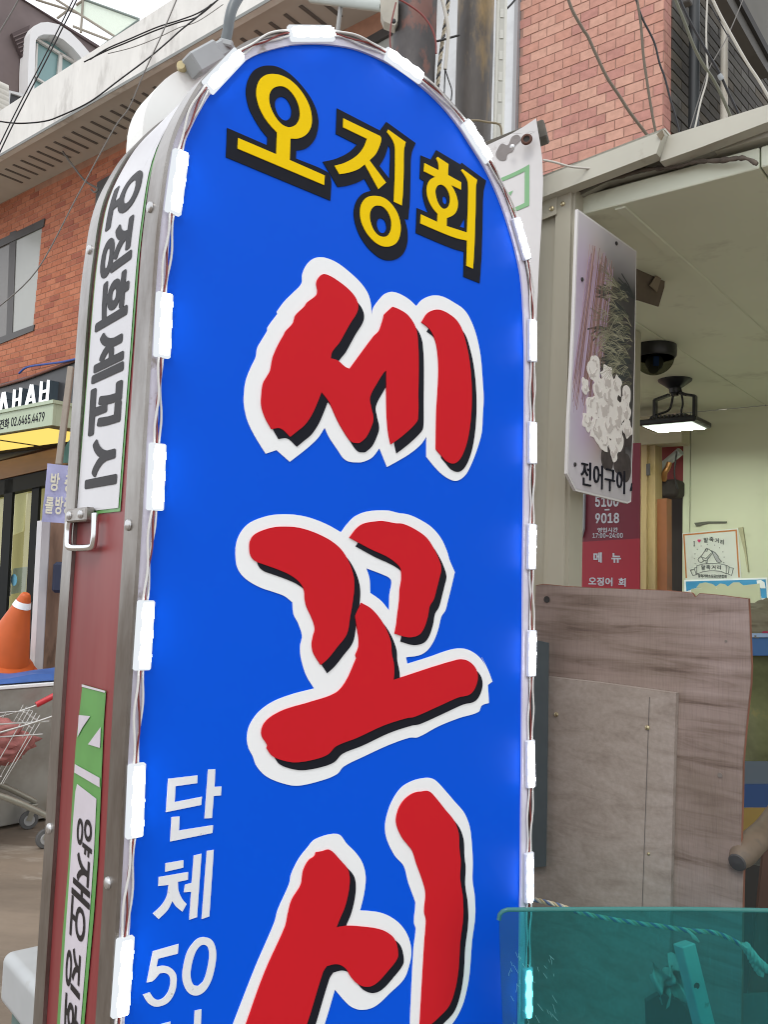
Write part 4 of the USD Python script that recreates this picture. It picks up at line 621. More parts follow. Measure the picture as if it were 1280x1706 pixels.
part(curt, 'hem', pxprism([(22, 947), (45, 944), (41, 985), (18, 990)], NL, DL-.075, .008), M('glowing_sage_cloth', (.22, .24, .18), .8, emit=.5))  # weaker glow in the hem, also for the room light

# plain booth with a bench counter, cone and cart
wht_post = M('white_painted_post', (.60, .60, .62), .6, var=.06, scale=6); ply_br = M('brown_booth_board', (.23, .14, .095), .7, var=.22, scale=5, stain=(.10, .06, .04), stain_scale=4, stain_at=(.55, .7), stretch=(3, 3, .7))
booth = thing('booth', 'brown plywood booth with a white corner post, its shaded side coloured grey', 'booth', dep(80, 1130, 5.9))
part(booth, 'corner_post', prism([dep(62, 868, 5.75), dep(70, 867, 5.72), dep(55, 1150, 5.72), dep(46, 1150, 5.75)], np.array([.035, .05, 0])), wht_post)
part(booth, 'post_side', prism([dep(70.5, 867, 5.74), dep(80, 866, 5.80), dep(65, 1150, 5.80), dep(55.5, 1150, 5.74)], np.array([.0, .05, 0])), M('shaded_white_post', (.36, .38, .42), .6))  # same white post, shade on this side put into a greyer colour
part(booth, 'board', prism([dep(78, 862, 5.86), dep(160, 862, 5.95), dep(145, 1150, 5.95), dep(62, 1150, 5.86)], np.array([0, .03, 0])), ply_br)
cush = solo('navy_cushion', obox(dep(104, 962, 5.76), [unit([1, .15, 0]), unit([-.15, 1, 0]), Z], [.062, .03, .105], .02), M('navy_cloth', (.018, .025, .055), .75), 'dark navy cushion hanging on the brown booth board', 'cushion')
ban = thing('banner', 'small lavender banner with cream Korean letters hung on the booth', 'banner', dep(100, 820, 5.55))
lav = M('lavender_cloth', (.45, .46, .72), .7, var=.08, scale=9); cream = M('cream_print', (.80, .78, .64), .6)
dB = 5.5
TL, TRr, BL = dep(79, 772, dB), dep(142, 763, dB+.15), dep(69, 869, dB)
bu, bv = unit(TRr-TL), unit(BL-TL); bn = unit(np.cross(bu, -bv)); bu2 = unit(np.cross(-bv, bn))
GW, GH = np.linalg.norm(TRr-TL), np.linalg.norm(BL-TL)
gv, gf = [], []
for i in range(13):
    for j in range(17):
        u, v = i/12*GW, j/16*GH; gv.append(TL+bu2*u+bv*v+bn*(.006*math.sin(u*30+v*9)+.004*math.sin(v*40)*(v/GH)))
for i in range(12):
    for j in range(16): a = i*17+j; gf += [[a, a+1, a+18], [a, a+18, a+17]]
part(ban, 'cloth', (np.array(gv), np.array(gf)), lav, smooth=True)
def ban_text(s, x0, y0, x1, y1):
    g = fit(text_poly(s, 12)[0], x0, y0, x1, y1); part(ban, 'lettering', slab(g, TL, bu2, -bv, bn, .010, .013), cream)
ban_text('방', .028, -.175, .085, -.055); ban_text('충', .118, -.175, .180, -.05); ban_text('롤', .010, -.325, .062, -.215); ban_text('방', .073, -.325, .122, -.205); ban_text('충', .128, -.320, .182, -.200)
solo('round_awning', prism([dep(134+31*math.cos(a), 771+47*math.sin(a), 6.1) for a in np.linspace(math.pi, 2*math.pi, 20)], np.array([.8, .9, 0])), M('teal_awning', (.10, .22, .18), .6, var=.08, scale=6), 'teal green rounded awning end behind the lavender banner', 'awning')
# counter: its visible side runs across the street
gB = atz(35, 1376, 0.); cB = gB@NB
zc = on(50, 1139, NB, cB)[2]
ss = M('dull_stainless', (.42, .41, .38), .42, metal=.55, var=.12, scale=2.5, stain=(.26, .24, .21), stain_scale=1.8, stain_at=(.45, .7))
c0, c1 = on(-260, 1300, NB, cB)@D2, on(330, 1300, NB, cB)@D2
ctr = thing('counter', 'dull stainless steel counter box behind the shopping cart', 'counter', D2*((c0+c1)/2)+NB*(cB-.3))
def cbx(p0, p1, n0, n1, z0, z1, bev=0.): return obox(D2*((p0+p1)/2)+NB*((n0+n1)/2)+Z*((z0+z1)/2), [D2, NB, Z], [abs(p1-p0)/2, abs(n1-n0)/2, abs(z1-z0)/2], bev)
part(ctr, 'body', cbx(c0, c1, cB-.40, cB, .02, zc-.022, .004), ss)
part(ctr, 'top_edge', cbx(c0, c1, cB-.405, cB+.008, zc-.02, zc, .003), white_v)
# blue tarpaulin on the counter
tv, tf = [], []
for i in range(41):
    for j in range(13):
        p, q = c0+.05+(c1-c0-.1)*i/40, cB-.39+.385*j/12
        h = .006+.055*max(0, meshkit.noise(np.array([[p*5, q*5, 1.]]), 3)[0]-.15)*(1 if j < 12 else .1)
        tv.append(D2*p+NB*q+Z*(zc+h))
for i in range(40):
    for j in range(12): a = i*13+j; tf += [[a, a+13, a+14], [a, a+14, a+1]]
solo('tarpaulin', (np.array(tv), np.array(tf)), M('blue_tarp', (.04, .11, .34), .5, var=.15, scale=10), 'crumpled blue tarpaulin spread over the counter under the traffic cone', 'tarpaulin', smooth=True)
cone_m = M('cone_orange', (.55, .105, .018), .5, var=.08, scale=9); 
cb = dep(3, 1126, 5.45); cb[2] = zc+.075; ct = dep(44, 988, 5.40); axc = unit(ct-cb); hc = np.linalg.norm(ct-cb)
cone = thing('traffic_cone', 'orange traffic cone with one white band leaning on the blue tarpaulin', 'traffic cone', cb)
rr_ = lambda h: .165*(1-h/hc)+.028*(h/hc)
part(cone, 'body', lathe([(rr_(h), h) for h in np.linspace(0, hc-.02, 14)]+[(.030, hc-.012), (.022, hc-.002), (.0, hc)], cb, axc, 36), cone_m, smooth=40)
part(cone, 'white_band', lathe([(rr_(h)+.0025, h) for h in np.linspace(hc*.80, hc*.885, 5)], cb, axc, 36), white_v, smooth=40)
part(cone, 'base', cat([lathe([(rr_(0)+.03, -.028), (rr_(0)+.032, -.006), (rr_(0)+.02, .004), (rr_(0)-.004, .012)], cb, axc, 36), obox(cb-axc*.030, [unit(np.cross(axc, D1)), unit(np.cross(axc, np.cross(axc, D1))), axc], [.205, .205, .012], .006)]), cone_m, smooth=30)
bot = thing('bottle_pack', 'small pack of blue and white bottles beside the booth board', 'bottles', dep(104, 1080, 5.5))
for x, y in ((106, 1066), (102.5, 1092)):
    p_ = part(bot, 'bottle', lathe([(0, -.045), (.026, -.043), (.028, 0), (.026, .03), (.012, .045), (.011, .055), (0, .056)], dep(x, y, 5.5), Z, 16), M('bottle_blue_%d' % y, (.38, .42, .66), .3), smooth=40)
    part(p_, 'label_band', lathe([(.0287, -.022), (.0292, -.008), (.0287, .006)], dep(x, y, 5.5), Z, 16), M('bottle_red_%d' % y, (.55, .12, .12), .5), smooth=40)

# shopping cart (built in its own axes: X towards the handle, Y towards the street side)
wA, wB = atz(47, 1381, 0.), atz(75, 1413, 0.)
CY = unit((wB-wA)*[1, 1, 0]); CX = np.array([-CY[1], CY[0], 0.]); CW = np.linalg.norm(wB-wA); CO = (wA+wB)/2
def C3(x, y, z): return CO+CX*x+CY*y+Z*z
cart = thing('shopping_cart', 'wire shopping cart with red handle grips in front of the steel counter', 'shopping cart', CO)
wirem = M('cart_chrome', (.62, .61, .58), .3, metal=.85, var=.1, scale=20); cart_ch = M('cart_chassis', (.34, .33, .28), .35, metal=.6, var=.1, scale=12)
tyre = M('grey_rubber', (.10, .10, .10), .7); hub = M('grey_hub', (.33, .33, .33), .5); redp = M('red_plastic', (.50, .03, .04), .35)
H = on(84, 1166, CY, CO@CY)[2] if False else None
hz = atz(75, 1168, .84)[2]
w2_ = CW/2
for sy in (-1, 1):
    y = sy*w2_
    wh = part(cart, 'wheel', lathe([(.0, -.014), (.030, -.014), (.048, -.012), (.052, -.004), (.052, .004), (.048, .012), (.030, .014), (0, .014)], C3(0, y, .052), CY, 24), tyre, smooth=35)
    part(wh, 'hub', lathe([(0, -.0165), (.028, -.0165), (.030, -.0145)][::-1] + [(.030, .0145), (.028, .0165), (0, .0165)], C3(0, y, .052), CY, 20), hub, smooth=35)
    part(cart, 'caster_fork', cat([bar(C3(-.005, y-.02, .05), C3(.02, y-.02, .13), .004, .03), bar(C3(-.005, y+.02, .05), C3(.02, y+.02, .13), .004, .03), obox(C3(.02, y, .135), [CX, CY, Z], [.022, .024, .006], .002)]), cart_ch)
    part(cart, 'chassis_tube', tube(spline([C3(.03, y, .15), C3(-.12, y, .24), C3(-.25, y, .305), C3(-.34, y, .33), C3(-.48, y, .325), C3(-.80, y*.8, .30)], 6), .016, 10), cart_ch, smooth=60)
    part(cart, 'handle_arm', tube(spline([C3(-.62, y, .56), C3(-.28, y, .62), C3(-.02, y, .685), C3(.06, y, .725)], 6), .0055, 8), wirem, smooth=60)
    part(cart, 'grip', tube([C3(-.0, y, .695), C3(.115, y, .752)], .017, 10), redp, smooth=60)
part(cart, 'handle_bar', tube([C3(.108, -w2_, .748), C3(.108, w2_, .748)], .011, 10), M('handle_beige', (.50, .47, .40), .5), smooth=60)
part(cart, 'cross_bar', cat([tube([C3(-.07, -w2_, .665), C3(-.07, w2_, .665)], .006, 8), tube([C3(-.10, -w2_, .63), C3(-.10, w2_, .63)], .004, 8)]), wirem, smooth=60)
for sy in (-1, 1):
    y = sy*w2_
    for z_, x0 in ((.665, -.02), (.60, -.05), (.40, -.24), (.36, -.26)):
        part(cart, 'basket_rail', tube([C3(x0, y, z_), C3(-.95, y*.82, z_)], .0042, 6), wirem, smooth=60)
    for k in range(9):
        x = -.06-.10*k; part(cart, 'basket_wire', tube([C3(x, y*(.98-.02*k), .668), C3(x-.17+.012*k, y*(.98-.02*k), .36)], .0026, 6), wirem, smooth=60)
for k in range(6):
    y = -w2_+CW*k/5; part(cart, 'back_wire', tube([C3(-.07, y, .70), C3(-.24, y, .36)], .0026, 6), wirem, smooth=60)
part(cart, 'basket_floor', cat([tube([C3(-.24, -w2_+CW*k/7, .36), C3(-.95, (-w2_+CW*k/7)*.82, .36)], .0026, 5) for k in range(8)]), wirem, smooth=60)
def rag(name, label, catg, c, size, seed, mat, rough=1.):
    m = trimesh.creation.icosphere(4); v = m.vertices; n_ = meshkit.fbm(v*2.2+seed, 4, seed)[:, None]; n2 = np.abs(meshkit.noise(v*5+seed*3, seed)-.5)[:, None]
    v = v*(1-.38*rough+.62*rough*n_+.32*rough*rough*n2); m.vertices = v*size@np.array([CX, CY, Z])+c
    return solo(name, m, mat, label, catg, smooth=50)
rag('pink_bundle', 'crumpled dusty pink cloth bundle lying in the shopping cart', 'cloth', C3(-.36, 0, .54), [.30, .19, .15], 4, M('dusty_pink', (.36, .13, .12), .7, var=.25, scale=18, bump=.6, bscale=30))
solo('paper_sheet', prism([C3(-.33, .18, .46), C3(-.58, .19, .56), C3(-.66, .19, .40), C3(-.44, .18, .385)], CY*.012), M('offwhite_card', (.58, .57, .52), .7), 'off white card standing in the shopping cart below the pink bundle', 'card')
wedge = solo('yellow_wedge', prism([atz(86, 1366, 0.)+Z*0, atz(98, 1362, 0.), dep(89, 1335, 4.9)], np.array([.03, .05, 0])), M('yellow_plastic', (.50, .30, .06), .5), 'small yellow plastic piece on the ground behind the cart wheel', 'plastic piece')

# grey cooler box in the lower left corner
KZ = .50; k0_ = atz(2, 1583, KZ); ku = np.array([math.sin(math.radians(54)), math.cos(math.radians(54)), 0]); kv = np.array([math.sin(math.radians(139)), math.cos(math.radians(139)), 0])
cool = thing('cooler_box', 'light grey lidded plastic box on a greenish stand at the lower left', 'plastic box', k0_*[1, 1, 0])
kc = k0_+ku*.27+kv*.22
def rbox(c, ax, h, r, sub=1):
    P = []
    for sx in (-1, 1):
        for sy in (-1, 1):
            for sz in (-1, 1):
                o_ = np.array([sx*(h[0]-r), sy*(h[1]-r), sz*(h[2]-r)]); P.append(trimesh.creation.icosphere(2).vertices*r+o_)
    return trimesh.convex.convex_hull(np.vstack(P)@np.array(ax)+c)
lid_m = M('pale_grey_plastic', (.40, .42, .43), .45, var=.05, scale=14, stain=(.30, .29, .27), stain_scale=9, stain_at=(.6, .75))
part(cool, 'lid', rbox(kc-Z*.065, [ku, kv, Z], [.27, .22, .065], .025), lid_m, smooth=35)
part(cool, 'body', obox(kc-Z*.28, [ku, kv, Z], [.245, .195, .15], .01), M('greenish_grey_plastic', (.10, .16, .15), .5, var=.2, scale=8))
for sx, sy in ((-1, -1), (1, -1), (-1, 1), (1, 1)): part(cool, 'leg', obox(kc+ku*sx*.225+kv*sy*.175-Z*.44, [ku, kv, Z], [.015, .015, .06], .003), steel_m)

# ------------------------------------------------------------------ mansard house behind the parapet
slate = M('mansard_slate', (.15, .115, .112), .75, var=.12, scale=3, stain=(.17, .13, .12), stain_scale=2, stain_at=(.5, .75)); shing = M('cheek_shingle', (.085, .06, .06), .8)
cN = dep(100, 90, 11.)@NB
man = thing('mansard_house', 'house with dark mauve mansard roof and arched white dormer window', 'house', on(100, 300, NB, cN)*[1, 1, 0])
part(man, 'roof', pxprism([(-160, -110), (37, 0), (171, 82), (200, 100), (200, 330), (-160, 330)], NB, cN, -.4), slate)
part(man, 'ridge_trim', pxprism([(30, -6), (37, -2), (175, 82.5), (172, 86)], NB, cN+.03, -.1), shing)
def z3(pts): return [(x/4.2667, y/4.2667) for x, y in pts]
dorm = part(man, 'dormer_surround', slab(Polygon([((on(x, y, NB, cN+.25)-NB*(cN+.25))@D2, on(x, y, NB, cN+.25)[2]) for x, y in z3([(198,600),(200,480),(215,240),(240,190),(290,165),(340,160),(420,178),(500,232),(570,300),(630,370),(690,450),(760,560),(760,900),(198,900)])]).difference(
    Polygon([((on(x, y, NB, cN+.25)-NB*(cN+.25))@D2, on(x, y, NB, cN+.25)[2]) for x, y in z3([(245,560),(255,290),(275,262),(310,248),(380,250),(450,285),(520,345),(575,410),(620,480),(640,560),(640,820),(240,820)])])), NB*(cN+.25), D2, Z, NB, -.24, 0.), M('white_stucco', (.72, .72, .72), .8))
win = part(man, 'dormer_window', pxprism(z3([(243,560),(253,288),(275,260),(310,246),(380,248),(450,283),(520,343),(577,410),(622,480),(645,560),(645,820),(238,820)]), NB, cN+.06, -.03), M('teal_glass', (.22, .36, .36), .12, var=.08, scale=1.2))
for nm, pts in (('transom', [(252,280),(262,270),(580,462),(572,478)]), ('mullion', [(425,375),(445,378),(440,540),(420,640),(398,640)]), ('sash', [(245,545),(262,310),(272,314),(262,548)]), ('sash', [(262,548),(365,612),(362,622),(258,560)])):
    part(win, nm, pxprism(z3(pts), NB, cN+.11, -.04), M(f'white_sash_{nm}_{len(pts)}_{pts[0][0]}', (.66, .64, .60), .6))
part(man, 'dormer_cheek', pxprism(z3([(85,238),(212,180),(196,300),(188,470),(180,450)]), NB, cN+.08, -.06), shing)
for k in range(7):
    t = k/7; part(man, 'shingle', pxprism(z3([(95+85*t, 262+180*t), (208-18*t, 215+225*t), (208-18*t, 222+225*t), (98+85*t, 270+180*t)]), NB, cN+.095, -.012), slate)
vent = thing('air_vent', 'white framed dark louvre beside the mansard roof, above the parapet', 'vent', on(25, 180, NB, cN+.4))
part(vent, 'frame', pxprism(z3([(45,640),(260,690),(250,720),(75,662),(62,830),(30,840)]), NB, cN+.4, -.05), M('vent_white', (.55, .55, .55), .7))
part(vent, 'louvre', pxprism(z3([(72,668),(190,690),(185,760),(60,860)]), NB, cN+.37, -.04), M('vent_dark', (.06, .06, .065), .7))
rib = thing('corrugated_sheet', 'cream corrugated metal sheet at the far left edge above the parapet', 'sheet metal', on(3, 170, NB, cN+.5))
for k in range(7): part(rib, 'rib', tube(px(z3([(-60, 600+k*36), (46, 648+k*36)]), NB, cN+.5), .07, 8), M(f'cream_metal_{k}', (.50, .48, .43), .6), smooth=60)
# glazed canopy frame on the roof
gc = thing('glass_canopy', 'pale steel framed translucent canopy above the mansard roof against the sky', 'canopy', dep(180, 40, 13))
cs = M('canopy_steel', (.30, .27, .22), .6); cs2 = M('canopy_steel_green', (.22, .27, .25), .6)
for pts, m_ in (([(400,0),(820,265)], cs), ([(255,0),(480,70),(560,100)], cs), ([(590,0),(575,235)], cs), ([(490,70),(405,135)], cs), ([(520,190),(780,290)], cs), ([(600,0),(990,140)], cs2), ([(990,145),(720,335)], cs2), ([(540,40),(600,0)], cs)):
    part(gc, 'bar', tube([dep(x/4.2667, y/4.2667, 13.) for x, y in pts], .019, 6), m_, smooth=60)
part(gc, 'glazing', prism([dep(x/4.2667, y/4.2667, 13.02) for x, y in [(590,0),(990,145),(830,262),(520,70)]], np.array([0, .01, 0])), PANE('canopy_glazing', (.82, .86, .80), .1, (.75, .80, .72), .35))

# ------------------------------------------------------------------ overhead cables at the upper left
blk = M('black_cable', (.016, .016, .018), .55); gry = M('grey_cable', (.16, .15, .14), .6); brn = M('olive_brown_cable', (.13, .105, .075), .6); wcb = M('white_cable', (.50, .48, .43), .5)
def cable(pts, t, r, mat, label, sag=0):
    P = [dep(x, y, t if np.isscalar(t) else t[0]+(t[1]-t[0])*i/(len(pts)-1)) for i, (x, y) in enumerate(pts)]
    solo('cable', tube(spline(P, 6), r, 6), mat, label, 'cable', smooth=60)
cable([(130, -4), (112, 32), (75, 105), (40, 172), (14, 224), (-10, 275)], 3.4, .0026, blk, 'right one of two thin black cables crossing the arched dormer window')
cable([(124, -4), (106, 32), (69, 105), (34, 172), (8, 224), (-16, 275)], 3.4, .0024, blk, 'left one of two thin black cables crossing the arched dormer window')
cable([(296, -4), (268, 62), (240, 122), (215, 180), (190, 215), (130, 325), (62, 450), (-6, 515)], 3.8, .0028, gry, 'long thin dark cable slanting from the top past the soffit to the brick wall window')
cable([(372, -6), (335, 20), (300, 34), (262, 46), (215, 66), (178, 82), (150, 100)], 4.1, .0032, blk, 'uppermost cable of the bundle in front of the concrete parapet')
cable([(366, -2), (330, 28), (298, 38), (258, 52), (210, 72), (176, 86), (140, 104)], 4.1, .0032, blk, 'second cable of the bundle in front of the concrete parapet')
cable([(372, 8), (330, 36), (298, 47), (262, 64), (220, 80), (180, 90)], 4.1, .0018, gry, 'thin grey wire hanging just below the bundle on the concrete parapet')
cable([(352, 8), (330, 28), (300, 52), (280, 70), (248, 97), (200, 133), (150, 170), (100, 194), (72, 203), (30, 206), (-6, 202)], 3.9, .0034, blk, 'sagging black cable hanging low across the concrete parapet')
cable([(33, -4), (20, 20), (2, 50), (-10, 75)], 4.5, .004, gry, 'grey cable at the upper left corner over the mauve roof')
hook = solo('cable_hook', tube(spline([atz(105, 250, zs)+Z*-.02, on(118, 272, NL, DL-.3), on(140, 300, NL, DL-.2), on(158, 312, NL, DL-.12), on(163, 316, NL, DL-.1), on(158, 321, NL, DL-.1), on(152, 316, NL, DL-.1)], 5), .010, 6), gry, 'old grey wire ending in a loop under the soffit', 'wire', smooth=60)
# ------------------------------------------------------------------ pipes and pole gear behind the sign
def vpipe(name, xc, yref, w, t, mat, label, z0=0., z1=4.2):
    c = dep(xc, yref, t); r = w/2*t/FPX; zz = np.linspace(z0, z1, 60); n = 36; V, Fc = [], []
    for z in zz:
        for j in range(n):
            a = 2*math.pi*j/n; q = np.array([c[0]+r*math.cos(a), c[1]+r*math.sin(a), z]); k = 1+.035*(meshkit.fbm(q[None]*[30, 30, 9], 3, 5)[0]-.5)
            V.append([c[0]+r*k*math.cos(a), c[1]+r*k*math.sin(a), z])
    for i in range(len(zz)-1):
        for j in range(n): j2 = (j+1) % n; Fc += [[i*n+j, i*n+j2, (i+1)*n+j2], [i*n+j, (i+1)*n+j2, (i+1)*n+j]]
    return solo(name, (np.array(V), np.array(Fc)), mat, label, 'pipe', smooth=True), c, r
vpipe('steel_pipe', 690, 90, 72, 2.05, rust_m, 'dark rusty upright steel pipe with a thin red wire, left of the pair')
vpipe('steel_pipe', 791, 100, 61, 2.2, rust_b, 'rusty upright steel pipe with a tan streak, beside the clear LED tube')
c = dep(834, 100, 2.12)
tubel = thing('led_tube', 'clear plastic LED strip tube standing upright beside the tan streaked pipe', 'light tube', c*[1, 1, 0])
AXV = np.array([[1, 0, 0], [0, 1, 0], [0, 0, 1.]])
part(tubel, 'channel', obox(c*[1, 1, 0]+Z*2.6, AXV, [.0135, .008, 1.5], .003), M('milky_plastic', (.55, .55, .50), .3))
part(tubel, 'strip', obox(c*[1, 1, 0]+Z*2.6-[0, .0085, 0], AXV, [.006, .001, 1.5]), M('strip_tape', (.42, .42, .38), .4))
for k in range(16): part(tubel, 'diode', obox(c*[1, 1, 0]+Z*(2.12+.055*k+.3)-[0, .0104, 0], AXV, [.0045, .0009, .011]), M(f'diode_{k}', (.50, .50, .46), .4))
def thincable(pts, t, r, mat, label, nm='wire', name='wire'):
    P = [dep(x, y, t) for x, y in pts]; solo(name, tube(spline(P, 6), r, 7), mat, label, nm, smooth=60)
thincable([(662, -2), (680, 8), (702, 24), (718, 45), (726, 68), (727, 90)], 1.96, .0022, wire_red, 'dark red wire arching over the left rusty pipe')
thincable([(652, 92), (650, 66), (652, 40), (660, 5)], 1.95, .0018, wire_red, 'thin red wire hanging at the left side of the left rusty pipe')
thincable([(736, -6), (742, 20), (747, 50), (745, 85), (742, 116)], 2.0, .0044, wcb, 'cream cable hanging between the two rusty pipes')
thincable([(742, 116), (741, 140), (740, 172)], 2.0, .0016, blk, 'thin black lead under the cream cable, left one')
thincable([(742, 116), (747, 132), (753, 152), (751, 172), (748, 182)], 2.0, .0016, blk, 'thin black lead under the cream cable, right one')
thincable([(726, 70), (742, 66), (766, 59)], 2.02, .0026, blk, 'short black cable bridging the two rusty pipes')
thincable([(840, 20), (852, 8), (862, -4)], 2.4, .0028, blk, 'short black cable end at the top beside the LED tube')
thincable([(768, 206), (790, 201), (812, 204), (832, 208), (836, 222), (836, 232)], 2.05, .0026, M('olive_wire', (.20, .16, .10), .5), 'brown wire tied round the tan streaked pipe above the white banner')
for k, m_ in enumerate(rope([dep(x, y, 2.03) for x, y in [(748, -4), (744, 30), (738, 66), (733, 105), (728, 160)]], .0048, 3, .03)):
    if k == 0: RP = thing('rope', 'twisted beige and black rope hanging between the rusty pipes', 'rope', dep(738, 66, 2.03))
    part(RP, 'strand', m_, (M('rope_beige', (.40, .35, .26), .85) if k == 0 else f'/World/Looks/rope_beige') if k < 2 else wire_black, smooth=60)
thincable([(739, 176), (746, 172), (754, 178)], 2.0, .004, wire_black, 'black cable tie knot above the sign between the pipes')
gp = thing('galvanised_pipe', 'horizontal galvanised pipe with a pale clamp beside the left rusty pipe', 'pipe', dep(600, 8, 2.1))
part(gp, 'pipe', tube([dep(520, -2, 2.3), dep(640, 12, 2.06)], .013, 12), M('galvanised', (.40, .43, .40), .45, metal=.5, var=.1, scale=10), smooth=60)
part(gp, 'clamp', prism([dep(634, -6, 2.03), dep(664, -6, 2.0), dep(662, 34, 2.0), (dep(655, 41, 2.0)), dep(642, 38, 2.03), dep(634, 22, 2.03)], np.array([.0, .03, 0])), M('pale_clamp', (.42, .40, .34), .6, var=.15, scale=14))
part(gp, 'bolt', screw(dep(656, 36, 1.99), -FWD, .006), wire_black)
solo('conduit', tube([dep(569, 2, 2.2), dep(562, 58, 2.2), dep(560, 90, 2.2)], .0055, 8), M('conduit_grey', (.36, .37, .37), .5), 'thin grey conduit rising behind the top of the blue sign', 'conduit', smooth=60)

# ------------------------------------------------------------------ the pinkish brick building on the right
bld2 = thing('brick_building', 'pinkish red brick building corner above the food stall', 'building', NL*DL+E1*3.2)
crn = on(1107, 100, NL, DL); aC = A_(crn); aW = A_(on(866, 100, NL, DL))
part(bld2, 'wall', sbx(aW+.002, aC-.002, DL, DL+.4, 1.95, 6.2), mort_p)
bricks(bld2, NL, DL, E1, [(867, -12), (1108, -12), (1104, 222), (905, 305), (866, 330)], [], .122, .0665, br, proud=.0035, joint=.007, seed=5, mx=205)
clad = part(bld2, 'cladding', sbx(A_(on(705, 100, NL, DL)), aW-.03, DL-.02, DL+.1, 1.9, 6.2), M('white_cladding', (.60, .62, .64), .55, var=.06, scale=3, stain=(.45, .46, .47), stain_scale=2, stain_at=(.5, .7)))
part(clad, 'edge_trim', sbx(aW-.029, aW-.001, DL-.035, DL+.1, 1.9, 6.2), M('grey_trim', (.30, .30, .31), .5))
cC = float(crn@NB)
def side_part(pts, off=0., t=-.1): return pxprism(pts, NB, cC+off, t)
d0 = float(on(1107, 100, NB, cC)@D2)
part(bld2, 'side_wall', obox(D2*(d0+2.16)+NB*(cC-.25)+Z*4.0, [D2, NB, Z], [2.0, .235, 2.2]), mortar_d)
bricks(bld2, NB, cC, D2, [(1107, -8), (1119, -8), (1118, 232), (1105, 222)], [], .10, .0665, br[3:], proud=.002, joint=.004, seed=6, mx=40, name='corner_brick')
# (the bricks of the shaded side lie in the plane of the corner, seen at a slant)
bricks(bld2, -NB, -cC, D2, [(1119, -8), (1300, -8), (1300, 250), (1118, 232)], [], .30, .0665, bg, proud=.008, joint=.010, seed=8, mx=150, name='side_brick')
eave = thing('eave', 'dark underside of an eave with grey board at the top right corner', 'eave', on(1250, 40, NB, cC+.3))
part(eave, 'board', pxprism([(1216, -20), (1330, -20), (1330, 180), (1281, 112)], NB, cC+.45, -.05), M('grey_soffit_board', (.12, .115, .10), .8, var=.08, scale=4))
part(eave, 'beam', pxprism([(1205, -10), (1222, -10), (1284, 100), (1284, 128), (1262, 92)], NB, cC+.50, -.06), M('dark_beam', (.075, .07, .062), .7))
part(eave, 'groove', pxprism([(1226, -10), (1234, -10), (1286, 88), (1286, 102)], NB, cC+.52, -.02), dark_m)
dp = thing('drain_pipe', 'pale upright drain pipe against the dark brick side wall', 'drain pipe', on(1206, 100, NB, cC+.15)*[1, 1, 0])
q = on(1207, 100, NB, cC+.15)
part(dp, 'pipe', tube([q*[1, 1, 0]+Z*1.9, q*[1, 1, 0]+Z*6], .024, 12), M('pale_pvc', (.58, .55, .48), .4, var=.1, scale=5), smooth=60)
part(dp, 'bracket', obox(q*[1, 1, 0]+Z*2.75, [D2, NB, Z], [.03, .03, .012]), gry)
q2 = on(1157, 100, NB, cC+.1); solo('dark_conduit', tube([q2*[1, 1, 0]+Z*1.9, q2*[1, 1, 0]+Z*6], .032, 10), M('black_pvc', (.02, .024, .026), .5), 'black upright conduit on the shaded brick side wall', 'conduit', smooth=60)
cable([(946, -4), (955, 20), (972, 50), (980, 62), (995, 95), (1012, 130), (1032, 160), (1050, 188), (1079, 226)], 4.0, .0072, brn, 'thick grey brown cable slanting across the pink brick wall')
cable([(1061, -4), (1068, 40), (1072, 90), (1079, 140), (1086, 185), (1093, 222)], 4.0, .0062, brn, 'olive cable hanging near the corner of the pink brick wall')
cable([(1059, -4), (1070, 30), (1090, 70), (1099, 105), (1108, 130), (1117, 165), (1126, 195), (1134, 228)], 4.0, .0048, blk, 'black cable curving past the corner of the pink brick wall')
cable([(1124, -4), (1142, 40), (1155, 75), (1170, 105), (1190, 135), (1205, 165), (1220, 200)], 3.3, .0060, M('green_grey_cable', (.12, .12, .085), .6), 'olive grey cable, thickest of the tangle before the dark brick side')
cable([(1132, -4), (1142, 20), (1160, 55), (1180, 90), (1200, 124), (1214, 155), (1232, 192)], 3.25, .0048, blk, 'black cable with a pale tape joint before the dark brick side')
solo('tape_joint', lathe([(0, -.012), (.008, -.011), (.010, 0), (.008, .011), (0, .012)], dep(1201, 129, 3.24), unit(dep(1206, 138, 3.25)-dep(1196, 120, 3.25)), 10), M('pale_tape', (.30, .32, .34), .6), 'pale tape wrapped round the black cable before the drain pipe', 'tape', smooth=50)
cable([(1186, -4), (1200, 25), (1222, 65), (1245, 105), (1265, 135), (1290, 178)], 3.2, .0052, wcb, 'white cable crossing in front of the drain pipe')
cable([(1179, -4), (1177, 50), (1178, 95), (1179, 130), (1168, 170), (1158, 216)], 3.3, .0036, wcb, 'thin white cable bent beside the dark conduit')
cable([(1240, -4), (1222, 40), (1208, 70), (1195, 92), (1178, 125), (1150, 215)], 3.35, .0022, gry, 'thin grey wire crossing from upper right behind the drain pipe')
cable([(1183, 8), (1200, 38), (1214, 62)], 3.35, .0022, blk, 'short thin black wire left of the drain pipe')
solo('cable_box', obox(dep(1143, 3, 3.4), AXB, [.022, .02, .016], .004), M('dark_box', (.05, .045, .04), .6), 'small dark cable box at the top of the shaded brick side', 'box')

